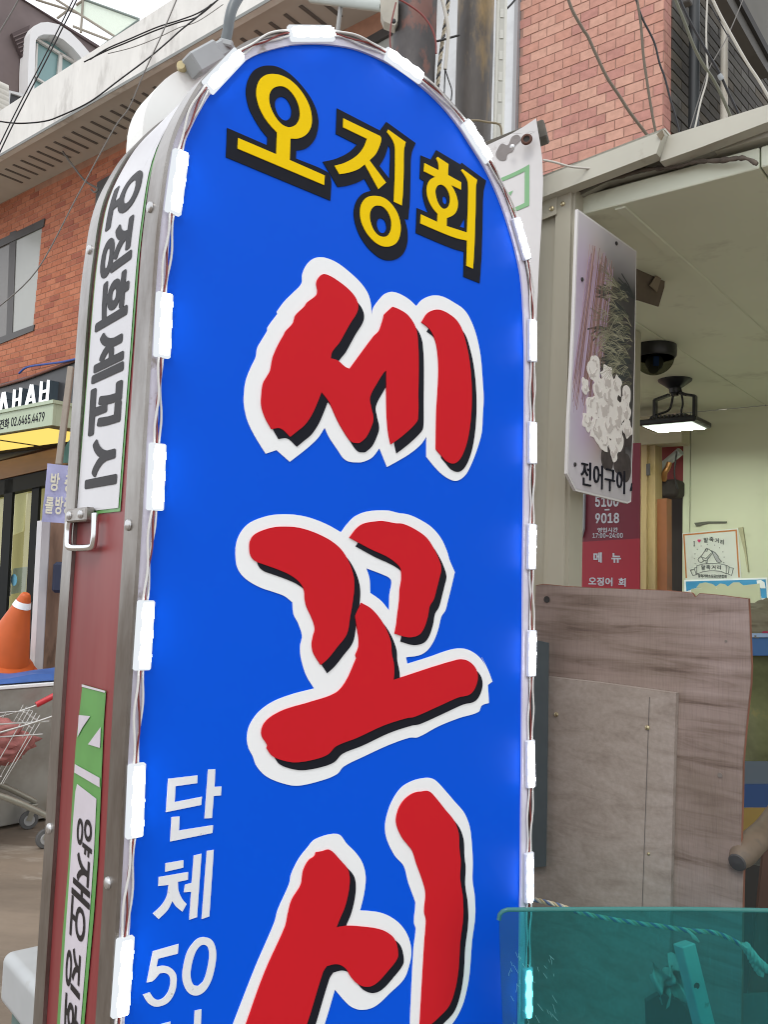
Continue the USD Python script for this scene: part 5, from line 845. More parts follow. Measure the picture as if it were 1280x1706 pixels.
# ------------------------------------------------------------------ vinyl banner beside the sign
nB2 = unit(np.array([.35, .94, 0])); dBn = float(dep(860, 300, 1.72)@nB2)
bann = thing('vinyl_banner', 'white vinyl banner with green framed print nailed to a wooden stick', 'banner', dep(860, 300, 1.72))
outl = np.array([(770, 266), (803, 248), (850, 221), (893, 196), (896, 216), (900, 240), (903, 262), (904.5, 300), (902, 370), (898, 440), (894, 540), (889, 650), (885, 760), (881, 860), (876, 980), (800, 980), (770, 600)])
o = on(840, 400, nB2, dBn); bx = unit(np.cross(nB2, Z))
def b2(x, y): p = on(x, y, nB2, dBn)-o; return (p@bx, p[2])
pb = Polygon([b2(*p) for p in outl]).buffer(0)
v, f = trimesh.creation.triangulate_polygon(pb, engine='earcut'); v, f = trimesh.remesh.subdivide_to_size(np.c_[v, 0*v[:, 0]], f, .03)
def bwave(v): return o+np.outer(v[:, 0], bx)+np.outer(v[:, 1], Z)+np.outer(.006*np.sin(v[:, 0]*34+v[:, 1]*3)+.004*np.sin(v[:, 1]*11), nB2)
part(bann, 'cloth', (bwave(v), f), M('banner_vinyl', (.60, .59, .59), .5, var=.04, scale=5, stain=(.36, .33, .32), stain_scale=9, stain_at=(.64, .74)), smooth=True)
def bprint(pts, name, mat, off=.001):
    p = Polygon([b2(*q) for q in pts]).buffer(0); v, f = trimesh.creation.triangulate_polygon(p, engine='earcut'); v, f = trimesh.remesh.subdivide_to_size(np.c_[v, 0*v[:, 0]], f, .02)
    part(bann, name, (bwave(v)-nB2*off, f), mat, smooth=True)
gpr = M('green_print', (.19, .40, .20), .6); grime = M('grime', (.23, .21, .205), .8, var=.2, scale=20)
bprint([(815, 306), (881, 271), (881, 340), (843, 357), (843, 351), (873, 335.5), (873, 282.5), (827, 306)], 'print_frame', gpr)
bprint([(845.5, 320), (854, 315), (850, 324)], 'print_mark', gpr)
# grime patch: an uneven dark smear at the nailed corner
sm = [(829, 248), (836, 238), (845, 240), (852, 226), (862, 222), (868, 230), (858, 240), (853, 250), (845, 255), (842, 265), (832, 266), (826, 258)]
bprint([tuple(np.array(p)) for p in smooth_ring(sm, 4, 80)], 'grime_patch', grime, .0008)
part(bann, 'grommet', lathe([(.0062, 0), (.0068, .0035), (.0092, .004), (.0112, .0025), (.0118, 0)], on(878, 233, nB2, dBn-.008), -nB2, 24), M('rusty_grommet', (.09, .035, .022), .7, var=.3, scale=60), smooth=50)
part(bann, 'grommet_hole', lathe([(0, 0), (.0066, .0006)], on(878, 233, nB2, dBn-.0085), -nB2, 20), dark_m)
part(bann, 'bolt', screw(on(854, 245, nB2, dBn-.008), -nB2, .0055), zinc_m, smooth=30)
solo('wooden_stick', bar(on(800, 262, nB2, dBn+.03), on(911, 219, nB2, dBn+.03), .034, .040, bev=.003), M('weathered_stick', (.10, .09, .075), .85, var=.25, scale=40), 'weathered wooden stick end poking out behind the white vinyl banner', 'stick')
thincable([(905, 267), (925, 271), (950, 278), (980, 281), (1012, 282)], 1.70, .0022, wcb, 'thin cream wire running from the white banner to the stall gutter')

# ------------------------------------------------------------------ food stall
DS = 1.52
cream_st = M('cream_painted_steel', (.42, .40, .32), .45, var=.06, scale=6, stain=(.34, .29, .19), stain_scale=5, stain_at=(.52, .75), stretch=(1, 1, .15))
cream_gut = M('cream_gutter_steel', (.47, .46, .39), .45, var=.06, scale=5, stain=(.24, .19, .13), stain_scale=7, stain_at=(.60, .78))
rusty_edge = M('rusted_edge', (.10, .082, .065), .85, var=.5, scale=40, bump=.8, bscale=60)
stall = thing('food_stall', 'cream painted steel food stall with gutter, post and pale ceiling panels', 'stall', E1*1.2+NL*2.6)
def gut(pts_top, pts_bot, d, t=.05): return pxprism(pts_top+pts_bot[::-1], NL, d, t)
part(stall, 'gutter', gut([(880, 302), (1108, 213.5)], [(880, 338), (1094, 256)], DS, .03), cream_gut)
part(stall, 'gutter_top', prism([on(880, 302, NL, DS), on(1108, 213.5, NL, DS), on(1108, 213.5, NL, DS)+NL*.09, on(880, 302, NL, DS)+NL*.09], -Z*.004), cream_gut)
part(stall, 'gutter', gut([(1110, 228), (1292, 171)], [(1100, 270), (1165, 247), (1292, 199)], DS+.02, .03), cream_gut)
part(stall, 'gutter_end', prism([on(1094, 224, NL, DS-.006), on(1104, 217, NL, DS-.012), on(1119, 229, NL, DS+.01), on(1100, 252, NL, DS-.004)], NL*.004), M('dented_metal', (.33, .28, .20), .6, var=.25, scale=25))
part(stall, 'lower_trim', gut([(895, 334), (1100, 258), (1296, 186)], [(895, 352), (960, 330), (1010, 304), (1100, 281), (1180, 256), (1296, 206)], DS+.055, .02), M('grey_green_trim', (.30, .30, .255), .6, var=.15, scale=18))
# torn rusty edge with bits of foil and foam
P = [on(x, y, NL, DS+.05) for x, y in [(955, 322), (985, 309), (1010, 300), (1040, 293), (1070, 284), (1100, 281), (1130, 278), (1160, 270), (1200, 268), (1240, 264), (1262, 274)]]
Pq = spline(P, 8); rad = .0015+.0075*meshkit.fbm(Pq*120, 3, 2)**1.5
part(stall, 'rusted_seam', tube(Pq, rad, 8), rusty_edge, smooth=50)
P = [on(x, y, NL, DS+.045) for x, y in [(1150, 262), (1175, 251), (1205, 241), (1235, 226), (1262, 214), (1296, 198)]]
Pq = spline(P, 8); part(stall, 'torn_foil', tube(Pq, .001+.007*meshkit.fbm(Pq*150, 3, 4)**1.5, 7), M('silver_foil', (.52, .52, .52), .3, metal=.7, var=.3, scale=60), smooth=40)
P = [on(x, y, NL, DS+.10) for x, y in [(1150, 268), (1185, 272), (1215, 268), (1250, 275), (1256, 270), (1235, 258), (1200, 262)]]
Pq = spline(P, 10)+Z[None]*((meshkit.noise(np.outer(np.arange(61), [.9, 0, 0]), 8)-.5)*.012)[:, None]; part(stall, 'sagging_trim', tube(Pq, .002+.009*meshkit.fbm(Pq*140, 3, 6)**1.5, 7), M('sooty_trim', (.20, .18, .15), .8, var=.5, scale=60, stain=(.05, .035, .025), stain_scale=40, stain_at=(.5, .6), bump=.8, bscale=90), smooth=40)
# post
part(stall, 'post', pxprism([(884, 342), (959, 314), (953, 640), (947, 1000), (945, 1300), (860, 1300), (868, 1000), (880, 640)], NL, DS+.03, .060), cream_st)
part(stall, 'post_flange', pxprism([(927, 328), (952, 318), (945, 640), (938, 1000), (936, 1300), (900, 1300), (906, 960), (916, 640)], NL, DS+.022, .0075), cream_st)
pc = part(stall, 'post_clip', pxprism([(884, 344), (928, 327), (927, 357), (884, 374)], NL, DS+.018, .003), cream_st)
for x, y, d in ((919.5, 348, .0175), (938, 340, .0215)): part(stall, 'screw', screw(on(x, y, NL, DS+d), -NL, .0052), brass_m, smooth=30)
part(stall, 'caulk', tube(spline([on(x, y, NL, DS+.02) for x, y in [(884, 343), (910, 330), (930, 322), (950, 313)]], 5), .0022+.0018*np.abs(np.sin(np.arange(16)*1.7)), 7), M('dirty_caulk', (.27, .25, .20), .85, var=.25, scale=30), smooth=50)
part(stall, 'bracket', cat([pxprism([(990, 335), (1071, 306), (1071, 336), (990, 364)], NL, DS+.16, .003), prism([on(990, 335, NL, DS+.16), on(1071, 306, NL, DS+.16), on(1071, 306, NL, DS+.16)+NL*.06, on(990, 335, NL, DS+.16)+NL*.06], Z*.003)]), cream_st)
# ceiling of long panels, running back into the stall
ZC_ = on(1200, 683, NL, 3.74)[2]; a0c = A_(on(905, 400, NL, DS)); DBk = 3.74
ceil_m = M('stall_ceiling', (.70, .74, .61), .45, var=.05, scale=2, stain=(.36, .37, .28), stain_scale=4.5, stain_at=(.56, .80), spec=.4)
aS = [A_(atz(1170, 607, ZC_)), A_(atz(1205, 284, ZC_))]
wpan = .55
edge0 = aS[0]-wpan*2
for k in range(7):
    x0, x1 = edge0+k*wpan, edge0+(k+1)*wpan-.003
    if x1 < a0c-.4: continue
    part(stall, 'ceiling_panel', sbx(x0, x1, DS+.07, DBk, ZC_+.0005*(k % 2), ZC_+.04, .002), ceil_m)
    part(stall, 'ceiling_rib', sbx((x0+x1)/2-.012, (x0+x1)/2+.012, DS+.08, DBk-.9, ZC_-.004, ZC_+.001, .002), ceil_m)
part(stall, 'roof', sbx(edge0, edge0+7*wpan, DS+.06, DBk+.2, ZC_+.05, ZC_+.09), cream_gut)
wall_g = M('stall_wall_panel', (.60, .62, .46), .5, var=.04, scale=2, stain=(.30, .29, .19), stain_scale=2.4, stain_at=(.58, .8), spec=.35)
aB = A_(on(1138, 850, NL, DBk)); seam = A_(on(1150, 850, NL, DBk))
part(stall, 'wall_panel', sbx(aB, seam-.002, DBk, DBk+.05, 0, ZC_-.001), wall_g)
part(stall, 'wall_panel', sbx(seam+.002, seam+1.2, DBk, DBk+.05, 0, ZC_-.001), wall_g)
part(stall, 'wall_panel', sbx(seam+1.203, seam+2.2, DBk, DBk+.05, 0, ZC_-.001), wall_g)
part(stall, 'side_wall', sbx(seam+2.0, seam+2.05, 2.3, DBk, 0, ZC_-.002), wall_g)
part(stall, 'partition', sbx(A_(on(900, 850, NL, 2.42)), A_(on(1056, 850, NL, 2.42)), 2.42, 2.46, 0, ZC_-.002), cream_st)
DW = 3.5; woodb = M('varnished_frame_wood', (.31, .22, .105), .45, var=.15, scale=5, stretch=(4, 4, .5))
part(stall, 'header_beam', pxprism([(960, 702), (1136, 690), (1136, 737), (960, 748)], NL, DW, .1), M('cream_header', (.40, .36, .25), .5, var=.05, scale=4))
part(stall, 'door_jamb', pxprism([(1063, 741), (1078, 740), (1076, 1250), (1060, 1250)], NL, DW+.01, .08), woodb)
part(stall, 'door_jamb', pxprism([(1078.7, 740), (1092, 739), (1093, 1250), (1077, 1250)], NL, DW+.03, .08), woodb)
part(stall, 'hinge', pxprism([(1077, 773), (1083, 772), (1083, 792), (1077, 792)], NL, DW+.004, .005), frame_dk)
part(stall, 'inner_door', pxprism([(1093, 832), (1111, 830), (1113, 1250), (1093, 1250)], NL, DW+.05, .06), M('orange_brown_wood', (.20, .065, .02), .5, var=.15, scale=5))
part(stall, 'dark_recess', pxprism([(1040, 690), (1150, 690), (1150, 1300), (1040, 1300)], NL, DW+.5, .05), M('dark_recess', (.035, .028, .026), .8))  # near-black sheet, the unlit depth of the gap put into its colour
part(stall, 'red_panel', pxprism([(1092, 738), (1140, 734), (1140, 805), (1092, 808)], NL, DW+.25, .03), M('red_recess', (.22, .03, .03), .5, var=.1, scale=8))
duct = thing('duct', 'silver duct pipe with copper elbow in the dark gap beside the stall wall', 'duct', on(1115, 775, NL, DW+.1))
part(duct, 'silver_pipe', tube([on(1098, 782, NL, DW+.15), on(1134, 752, NL, DW+.12)], .018, 12), M('silver_duct', (.42, .46, .46), .35, metal=.5, var=.1, scale=30), smooth=60)
part(duct, 'copper_elbow', tube(spline([on(1116, 770, NL, DW+.1), on(1113, 779, NL, DW+.1), on(1108, 788, NL, DW+.1), on(1107, 800, NL, DW+.12)], 5), .012, 10), M('copper', (.40, .20, .08), .35, metal=.8), smooth=60)
part(duct, 'hose', tube(spline([on(1128, 752, NL, DW+.08), on(1124, 790, NL, DW+.08), on(1130, 815, NL, DW+.1)], 5), .004, 8), blk, smooth=60)
part(duct, 'motor', rbox(on(1116, 815, NL, DW+.2), AXB, [.055, .05, .04], .02), M('sooty_motor', (.03, .022, .02), .7, var=.3, scale=40), smooth=40)

# red menu banner
DM = 2.35
menu = thing('menu_banner', 'dark red menu banner with white Korean opening hours behind the flower board', 'banner', on(1010, 860, NL, DM))
mred = M('menu_red', (.40, .020, .040), .45, var=.04, scale=6); mdk = M('menu_dark_red', (.19, .015, .035), .45)
part(menu, 'cloth', pxprism([(966, 903), (1066, 897), (1066, 1010), (965, 1010)], NL, DM, .006), mred)
part(menu, 'dark_field', pxprism([(968, 742), (1067, 738), (1066, 897), (966, 903)], NL, DM, .006), mdk)
pr = M('menu_print', (.62, .64, .70), .6)
def menu_text(s, x0, y0, x1, y1, bold, gap=0, space=200):
    o = on(x0, y1, NL, DM-.001); w = (on(x1, y1, NL, DM-.001)-o)@E1; h = (on(x0, y0, NL, DM-.001)-o)[2]
    part(menu, 'lettering', slab(fit(text_poly(s, bold, gap, space)[0], 0, 0, w, h), o, E1, Z, -NL, -.0008, .001), pr)
menu_text('5100', 992, 826, 1031, 845, 16, 4); menu_text('-', 1008, 848, 1016, 850.5, 8); menu_text('9018', 992, 855, 1032, 872, 16, 4)
menu_text('영업시간', 996, 879, 1030, 887, 10, 10); menu_text('17:00~24:00', 988, 888, 1038, 896, 8, 8); menu_text('메 뉴', 989, 920, 1035, 937, 18, 0, 420); menu_text('오징어 회', 981, 961, 1043, 975, 14, 6, 260)
solo('sealed_bag', pxprism([(966, 822), (974, 820), (973, 880), (969, 895), (965, 895)], NL, DM-.012, .01), M('clear_bag', (.34, .38, .42), .3), 'pale plastic sleeve at the left edge of the red menu banner', 'plastic sleeve')

# flower picture board on the post, seen at a slant
cF = float(dep(962, 352, 1.66)@NB)
def fl2(x, y): p = on(x, y, NB, cF); return np.array([p@D2, p[2]])
FO = NB*cF
fb = thing('picture_board', 'long board with a faded picture of white roses and reeds, lettered at the foot', 'board', on(1000, 600, NB, cF))
fpoly = Polygon([fl2(*p) for p in [(963, 349), (1061, 419), (1058, 600), (1052, 836), (1046, 839), (960, 818), (945, 789), (948, 700), (956, 547)]])
def fslab(g, t0, t1): t1 = t1*.35 if t1 > 0 else t1; t0 = t0*.35 if t0 > 0 else t0; return slab(g, FO, D2, Z, NB, t0, t1)
part(fb, 'board', fslab(fpoly, -.006, .0), M('board_white_edge', (.62, .61, .60), .6))
tlx, tlz = fl2(963, 349); brx, brz = fl2(1052, 836); fw, fh = brx-tlx, tlz-brz
usdkit.material(stage, '/World/Looks/board_print', {'g': ('geometry', {}), 'n': ('noise_texture', {'scale': 7., 'detail': 4.}), 's': ('separate_xyz', {}), 'd': ('vector_math', {'math_type': 'dot_product', 'vector2': tuple(D2)}),
    'mr': ('map_range', {'from_min': float(tlx), 'from_max': float(brx), 'to_min': 0., 'to_max': 1.}), 'r': ('rgb_ramp', {'ramp': [(0, (.50, .47, .54)), (.28, (.44, .36, .47)), (.52, (.30, .21, .20)), (.68, (.10, .08, .06)), (.85, (.05, .045, .04)), (1, (.035, .032, .036))]}),
    'a': ('math', {'math_type': 'multiply_add', 'value2': .35}), 'mx': ('mix_color', {'b': (.52, .50, .52)}), 'mz': ('map_range', {'from_min': float(brz+fh*.20), 'from_max': float(brz+fh*.08), 'to_min': 0., 'to_max': .85, 'clamp': True}),
    'mz2': ('map_range', {'from_min': float(tlz-fh*.18), 'from_max': float(tlz-fh*.02), 'to_min': 0., 'to_max': .9, 'clamp': True}), 'mm': ('math', {'math_type': 'maximum'}), 'p': ('principled_bsdf', {'roughness': .4})},
    [('g.position', 'n.vector'), ('g.position', 'd.vector1'), ('g.position', 's.vector'), ('d.value', 'mr.value'), ('n.fac', 'a.value1'), ('mr.result', 'a.value3'), ('a.value', 'r.fac'), ('s.z', 'mz.value'), ('s.z', 'mz2.value'), ('mz.result', 'mm.value1'), ('mz2.result', 'mm.value2'), ('mm.value', 'mx.fac'), ('r.color', 'mx.a'), ('mx.result', 'p.base_color')], surface='p.BSDF')
pic = part(fb, 'picture', fslab(fpoly.buffer(-.004), .0002, .0012), '/World/Looks/board_print')
def fu(x, y): return np.array([tlx+fw*x, tlz-fh*y])     # 0..1 across and down the picture
fin = fpoly.buffer(-.005); rf = random.Random(21)
reed = [M('reed_pink', (.42, .27, .25), .6), M('reed_mauve', (.36, .27, .40), .6), M('reed_brown', (.20, .11, .09), .6)]
for grp in range(3):
    L = []
    for k in range(44):
        x = .14+.44*rf.random(); y0 = .09+.10*rf.random(); le = .46+.10*rf.random(); L.append(LineString([fu(x+.05, y0), fu(x-.18, y0+le)]).buffer(.0003+.0004*rf.random()))
    part(pic, 'reeds', fslab(ops.unary_union(L).intersection(fin), .0008, .0016+.0004*grp), reed[grp], kind='stuff')
wh_ = [M('wheat_olive', (.17, .17, .11), .6), M('wheat_pale', (.30, .29, .20), .6), M('wheat_dark', (.03, .035, .035), .6)]
for grp, (m_, nn_) in enumerate(((wh_[2], 26), (wh_[0], 34), (wh_[1], 26))):
    L = []
    for k in range(nn_):
        x, y = .50+.52*rf.random(), .17+.38*rf.random(); a0 = rf.uniform(2.5, 3.5); le = .10+.14*rf.random()
        for q in range(8):
            a = a0+rf.uniform(-.5, .5); l2 = le*rf.uniform(.6, 1.); dx, dy = math.cos(a)*l2*1.5, math.sin(a)*l2*.5
            L.append(LineString([fu(x, y), fu(x+dx*.5, y+dy*.5-.006), fu(x+dx, y+dy+.004)]).buffer(.0003 if grp else .0016))
    part(pic, 'wheat', fslab(ops.unary_union(L).intersection(fin), .0008, .0022+.0003*grp), m_, kind='stuff')
part(pic, 'dark_foliage', fslab(ops.unary_union([Point(fu(.45+.5*rf.random(), .56+.32*rf.random())).buffer(.016+.014*rf.random()) for k in range(22)]).intersection(fin), .0008, .0021), M('dark_foliage_print', (.045, .035, .035), .6, var=.5, scale=60))
rosem = [M('rose_white', (.74, .71, .67), .6), M('rose_shade', (.52, .48, .45), .6), M('rose_deep', (.28, .23, .20), .6)]
def blob(c, r, k=15, j=.26): return Polygon(smooth_ring([c+r*(1-j+2*j*rf.random())*np.array([math.cos(2*math.pi*i/k), math.sin(2*math.pi*i/k)]) for i in range(k)], 3, 90))
for k, (x, y, r) in enumerate([(.30,.545,.030),(.52,.56,.032),(.70,.575,.026),(.88,.585,.024),(.62,.62,.034),(.38,.615,.030),(.85,.65,.028),(.48,.665,.036),(.70,.69,.034),(.30,.69,.030),(.90,.72,.026),(.55,.74,.034),(.36,.76,.032),(.72,.765,.032),(.48,.80,.026),(.20,.745,.022),(.66,.82,.024),(.16,.62,.018)]):
    c = fu(x, y)
    part(pic, 'rose', fslab(blob(c, r*.86).intersection(fin), .0008, .0026+.0001*k), rosem[0])
    g = ops.unary_union([blob(c+np.array([rf.uniform(-.3, .3), rf.uniform(-.3, .3)])*r, r*.42).difference(blob(c+np.array([rf.uniform(-.3, .3), rf.uniform(.0, .4)])*r, r*.50)).buffer(-.0006) for _ in range(3)])
    part(pic, 'petal_shade', fslab(g.intersection(fin), .0008, .0047+.0001*k), rosem[1 if k % 3 else 1])
twp = text_poly('전어구이', 0, 20)[0]; q0_, q1_ = fl2(966, 803), fl2(1041, 768)
q0_ = fl2(967, 805); xr = fl2(1040, 812)[0]; part(fb, 'lettering', fslab(fit(twp, q0_[0], q0_[1]-.004, xr, fl2(967, 767)[1]), .0005, .0085), black_v)
part(fb, 'lettering', fslab(Polygon([fl2(1049, 818), fl2(1052, 805), fl2(1051.5, 818)]), .0005, .0085), black_v)
for x, y in ((1027, 406), (970, 466), (958, 774)): part(fb, 'nail', lathe([(0.0045, 0), (.004, .002), (0, .003)], on(x, y, NB, cF+.0012), NB, 10), dark_m, smooth=40)
# torn brown paper behind the board
nP = NB; cP = cF-.10
pp = thing('torn_paper', 'torn brown paper hanging from the stall ceiling behind the picture board', 'paper', on(1085, 470, nP, cP))
part(pp, 'sheet', prism([on(1056, 444, nP, cP), on(1109, 434, nP, cP+.03), on(1097, 480, nP, cP), on(1090, 513, nP, cP-.01), on(1056, 497, nP, cP)], nP*.002), M('brown_paper', (.12, .095, .07), .85, var=.2, scale=20), smooth=False)
part(pp, 'fold', prism([on(1082, 476, nP, cP+.01), on(1110, 433, nP, cP+.035), on(1094, 487, nP, cP+.01)], nP*.002), M('tan_paper', (.22, .18, .13), .85))

# security camera dome and flood lamp on the ceiling
cc = atz(1091, 577, ZC_); sc_ = 1.0
rD = 34*np.linalg.norm((cc-CAM))/FPX*.97
cam_d = thing('security_camera', 'black ceiling camera with tinted clear dome above the flood lamp', 'camera', cc)
bkp = M('black_gloss_plastic', (.012, .013, .016), .35)
part(cam_d, 'base', lathe([(0, 0), (rD, 0), (rD*1.02, -.012), (rD*1.0, -.034), (rD*.93, -.040), (rD*.85, -.040)], cc, Z, 36), bkp, smooth=40)
part(cam_d, 'dome', lathe([(rD*.90*math.cos(a), -.038-rD*.82*math.sin(a)) for a in np.linspace(0, math.pi/2, 12)], cc, Z, 36), PANE('tinted_dome', (.42, .43, .38), .05), smooth=True)
part(cam_d, 'lens_unit', cat([trimesh.creation.icosphere(2, rD*.42).apply_translation(cc-Z*.055), lathe([(0, -.01), (rD*.24, -.01), (rD*.24, .025), (0, .027)], cc-Z*.065, unit(np.array([-.3, -.6, -.5])), 14)]), M('camera_ball', (.10, .10, .095), .4), smooth=40)
part(cam_d, 'blue_tag', obox(cc-Z*.058+np.array([-.006, -.035, 0]), AX0, [.009, .004, .016], .002), M('blue_tag', (.03, .10, .40), .5))
lc = atz(1125, 633, ZC_); dL = np.linalg.norm(lc-CAM)
fl = thing('flood_lamp', 'lit square flood lamp hanging on a black bracket from the stall ceiling', 'lamp', lc)
part(fl, 'ceiling_plate', lathe([(0, 0), (.062, 0), (.060, -.006), (.030, -.028), (.022, -.034), (.02, -.05), (0, -.052)], lc, Z, 28), bkp, smooth=40)
lz = atz(1126, 714, 1.6)[2]
pl_z = CAM[2]+(ray(1126, 712)*( (lc-CAM)[1]/ray(1126, 712)[1]))[2]
fc = np.array([lc[0], lc[1], pl_z])
fa = .108
for sx in (-1, 1):
    part(fl, 'bracket_arm', cat([bar(fc+E1*sx*.075+Z*.018, fc+E1*sx*.075+Z*.110, .024, .011, up=E1), bar(fc+E1*sx*.077+Z*.110, fc+E1*sx*.02+Z*.125, .024, .008)]), bkp)
part(fl, 'swivel', lathe([(0, .12), (.014, .12), (.014, .16), (.008, .165), (0, .166)], fc, Z, 14), bkp, smooth=40)
part(fl, 'clamp_lever', bar(fc+Z*.135+E1*.012, fc+Z*.115+E1*.048-NL*.01, .010, .010, bev=.003), bkp)
part(fl, 'housing', cat([obox(fc+Z*.012, [E1, NL, Z], [fa, fa*.82, .011], .005)]+[obox(fc+Z*.028+E1*x, [E1, NL, Z], [.003, fa*.6, .009]) for x in np.linspace(-.06, .06, 9)]), bkp)
part(fl, 'lit_panel', obox(fc-Z*.0005, [E1, NL, Z], [fa*.80, fa*.68, .002]), EM('flood_light', (.90, 1.0, .82), 75.))
part(fl, 'lamp_rim', obox(fc-Z*.0002, [E1, NL, Z], [fa*.85, fa*.73, .0012]), EM('flood_glow_rim', (.90, 1., .85), .8))  # added glowing border, softens the hard edge of the lit panel
part(fl, 'cable', tube(spline([fc+Z*.155, fc+Z*.115+E1*-.008, fc+Z*.07-E1*.02, fc+Z*.055-E1*.06, fc+Z*.045-E1*.09, fc+Z*.022-E1*.095], 6), .0045, 8), bkp, smooth=60)
part(fl, 'cable', tube(spline([fc+Z*.15+E1*.02, fc+Z*.09+E1*.03, fc+Z*.06+E1*.025, fc+Z*.03+E1*.03], 6), .004, 8), bkp, smooth=60)

# posters on the back wall
DP = DBk-.004
post = thing('poster', 'square white poster with orange border and horse head emblem on the stall wall', 'poster', on(1185, 925, NL, DP))
part(post, 'sheet', pxprism([(1137, 888.5), (1230, 880), (1236, 968), (1143, 968)], NL, DP, .003), M('poster_white', (.64, .66, .62), .5))
org = M('poster_orange', (.50, .19, .05), .5); inkp = M('poster_ink', (.07, .08, .085), .6)
part(post, 'border', pxprism([(1138.5, 890), (1228, 882), (1233, 962), (1230.5, 962), (1225.6, 884.8), (1141, 892.2), (1145, 963), (1142.6, 963)], NL, DP-.0008, .002), org)
po = on(1185, 925, NL, DP-.001)
def po2(x, y):   # from the enlarged photograph's grid
    p = on(1080+x/6.095, 820+y/6.095, NL, DP-.001)-po; return (p@E1, p[2])
def ink(lines, w=.0018, name='drawing', mat=None, close=False):
    g = ops.unary_union([LineString([po2(*q) for q in l]).buffer(w/2) for l in lines]); part(post, name, slab(g, po, E1, Z, -NL, .0, .0015), mat or inkp)
ink([[(597,568),(575,600),(548,640),(520,665),(508,685),(520,708),(545,715),(570,695),(600,690),(640,640),(660,610),(620,580),(597,568)], [(585,575),(580,595),(600,600),(607,575)], [(540,650),(560,685),(575,695)], [(590,695),(592,725)], [(612,665),(605,690),(600,722)], [(545,660),(590,672),(640,620)]], .0022)
ink([[(640,590),(680,610),(715,650),(712,660),(735,690),(748,705),(720,716),(700,705),(680,670),(660,625),(640,595)]], .002)
part(post, 'mane', slab(Polygon([po2(*q) for q in [(642,592),(680,612),(712,652),(745,704),(720,714),(702,702),(680,668),(662,625)]]), po, E1, Z, -NL, .0, .0008), M('mane_grey', (.38, .39, .40), .6))
ink([[(497,745),(560,728),(640,720),(730,726),(795,742)], [(497,830),(560,806),(640,795),(740,802),(795,828)], [(497,745),(497,830)], [(795,742),(795,828)], [(470,770),(497,760)], [(470,770),(490,835),(520,820)], [(430,790),(470,780)], [(430,790),(455,845),(488,838)], [(800,742),(825,755),(820,820),(795,828)], [(825,765),(868,770),(850,845),(815,830)]], .0018, 'ribbon')
def ptext(s, x0, y0, x1, y1, bold, gap=0):
    a, b = po2(x0, y1), po2(x1, y0); part(post, 'lettering', slab(fit(text_poly(s, bold, gap)[0], a[0], a[1], b[0], b[1]), po, E1, Z, -NL, .0, .0016), inkp)
for ch, x, y, w in (('I', 470, 525, 16), ('말', 590, 487, 44), ('죽', 645, 480, 44), ('거', 700, 492, 40), ('리', 752, 507, 36)): ptext(ch, x-w/2, y-26, x+w/2, y+24, 8)
part(post, 'heart', slab(Polygon([po2(520+17*math.sin(t)**3, 493-1.25*(13*math.cos(t)-5*math.cos(2*t)-2*math.cos(3*t)-math.cos(4*t))) for t in np.linspace(0, 2*math.pi, 40)[:-1]]).buffer(0), po, E1, Z, -NL, .0, .0016), M('heart_pink', (.55, .02, .12), .5))
for ch, x in (('말', 562), ('죽', 612), ('거', 666), ('리', 722)): ptext(ch, x-20, 742, x+20, 784, 8)
ptext('말죽거리소상공인연합회', 510, 838, 798, 866, 6)
part(post, 'dots', cat([slab(Point(po2(x, y)).buffer(.0017), po, E1, Z, -NL, 0, .0016) for x, y in [(480,726),(471,675),(478,626),(501,580),(541,546),(603,532),(678,537),(727,565),(761,606),(774,659),(771,712)]]), inkp)
fly = thing('flyer', 'torn blue and white flyer under the horse poster on the stall wall', 'flyer', on(1210, 990, NL, DP))
fblue = M('flyer_blue', (.05, .30, .58), .5); fcre = M('flyer_cream', (.52, .54, .38), .6)
part(fly, 'sheet', pxprism([(1140, 966), (1279, 962), (1282, 1060), (1140, 1060)], NL, DP-.004, .002), white_v)
part(fly, 'blue_band', pxprism([(1143, 968.5), (1276, 965), (1278, 996), (1269, 996), (1266, 974), (1158, 980), (1144, 985)], NL, DP-.0055, .0015), fblue)
part(fly, 'cloud', pxprism([(1160, 979), (1166, 972), (1176, 970), (1188, 973), (1193, 977), (1200, 972), (1208, 973), (1213, 977), (1222, 970), (1232, 970), (1240, 976), (1238, 982)], NL, DP-.0068, .0012), fcre)
part(fly, 'torn_patch', pxprism([(1152, 981), (1190, 978), (1194, 981), (1200, 977), (1213, 978), (1266, 972), (1269, 1020), (1275, 1058), (1150, 1058)], NL, DP-.0082, .0013), fcre)
part(fly, 'figure_print', pxprism([(1261, 967), (1268, 966), (1274, 970), (1276, 980), (1268, 980), (1262, 974)], NL, DP-.0072, .001), white_v)
tp_ = solo('tape_strip', pxprism([(1157, 871), (1180, 868.5), (1211, 868.5), (1211, 871.5), (1182, 872), (1160, 877)], NL, DP-.004, .006), M('dark_tape', (.10, .10, .075), .6), 'short dark peeling tape strip above the horse poster', 'tape')
solo('tape_strip', pxprism([(1230, 879), (1238, 878), (1243, 910), (1248, 953), (1246, 953), (1240, 918)], NL, DP-.006, .008), M('old_masking_tape', (.40, .38, .24), .7, var=.15, scale=30), 'old masking tape peeling beside the horse poster', 'tape')

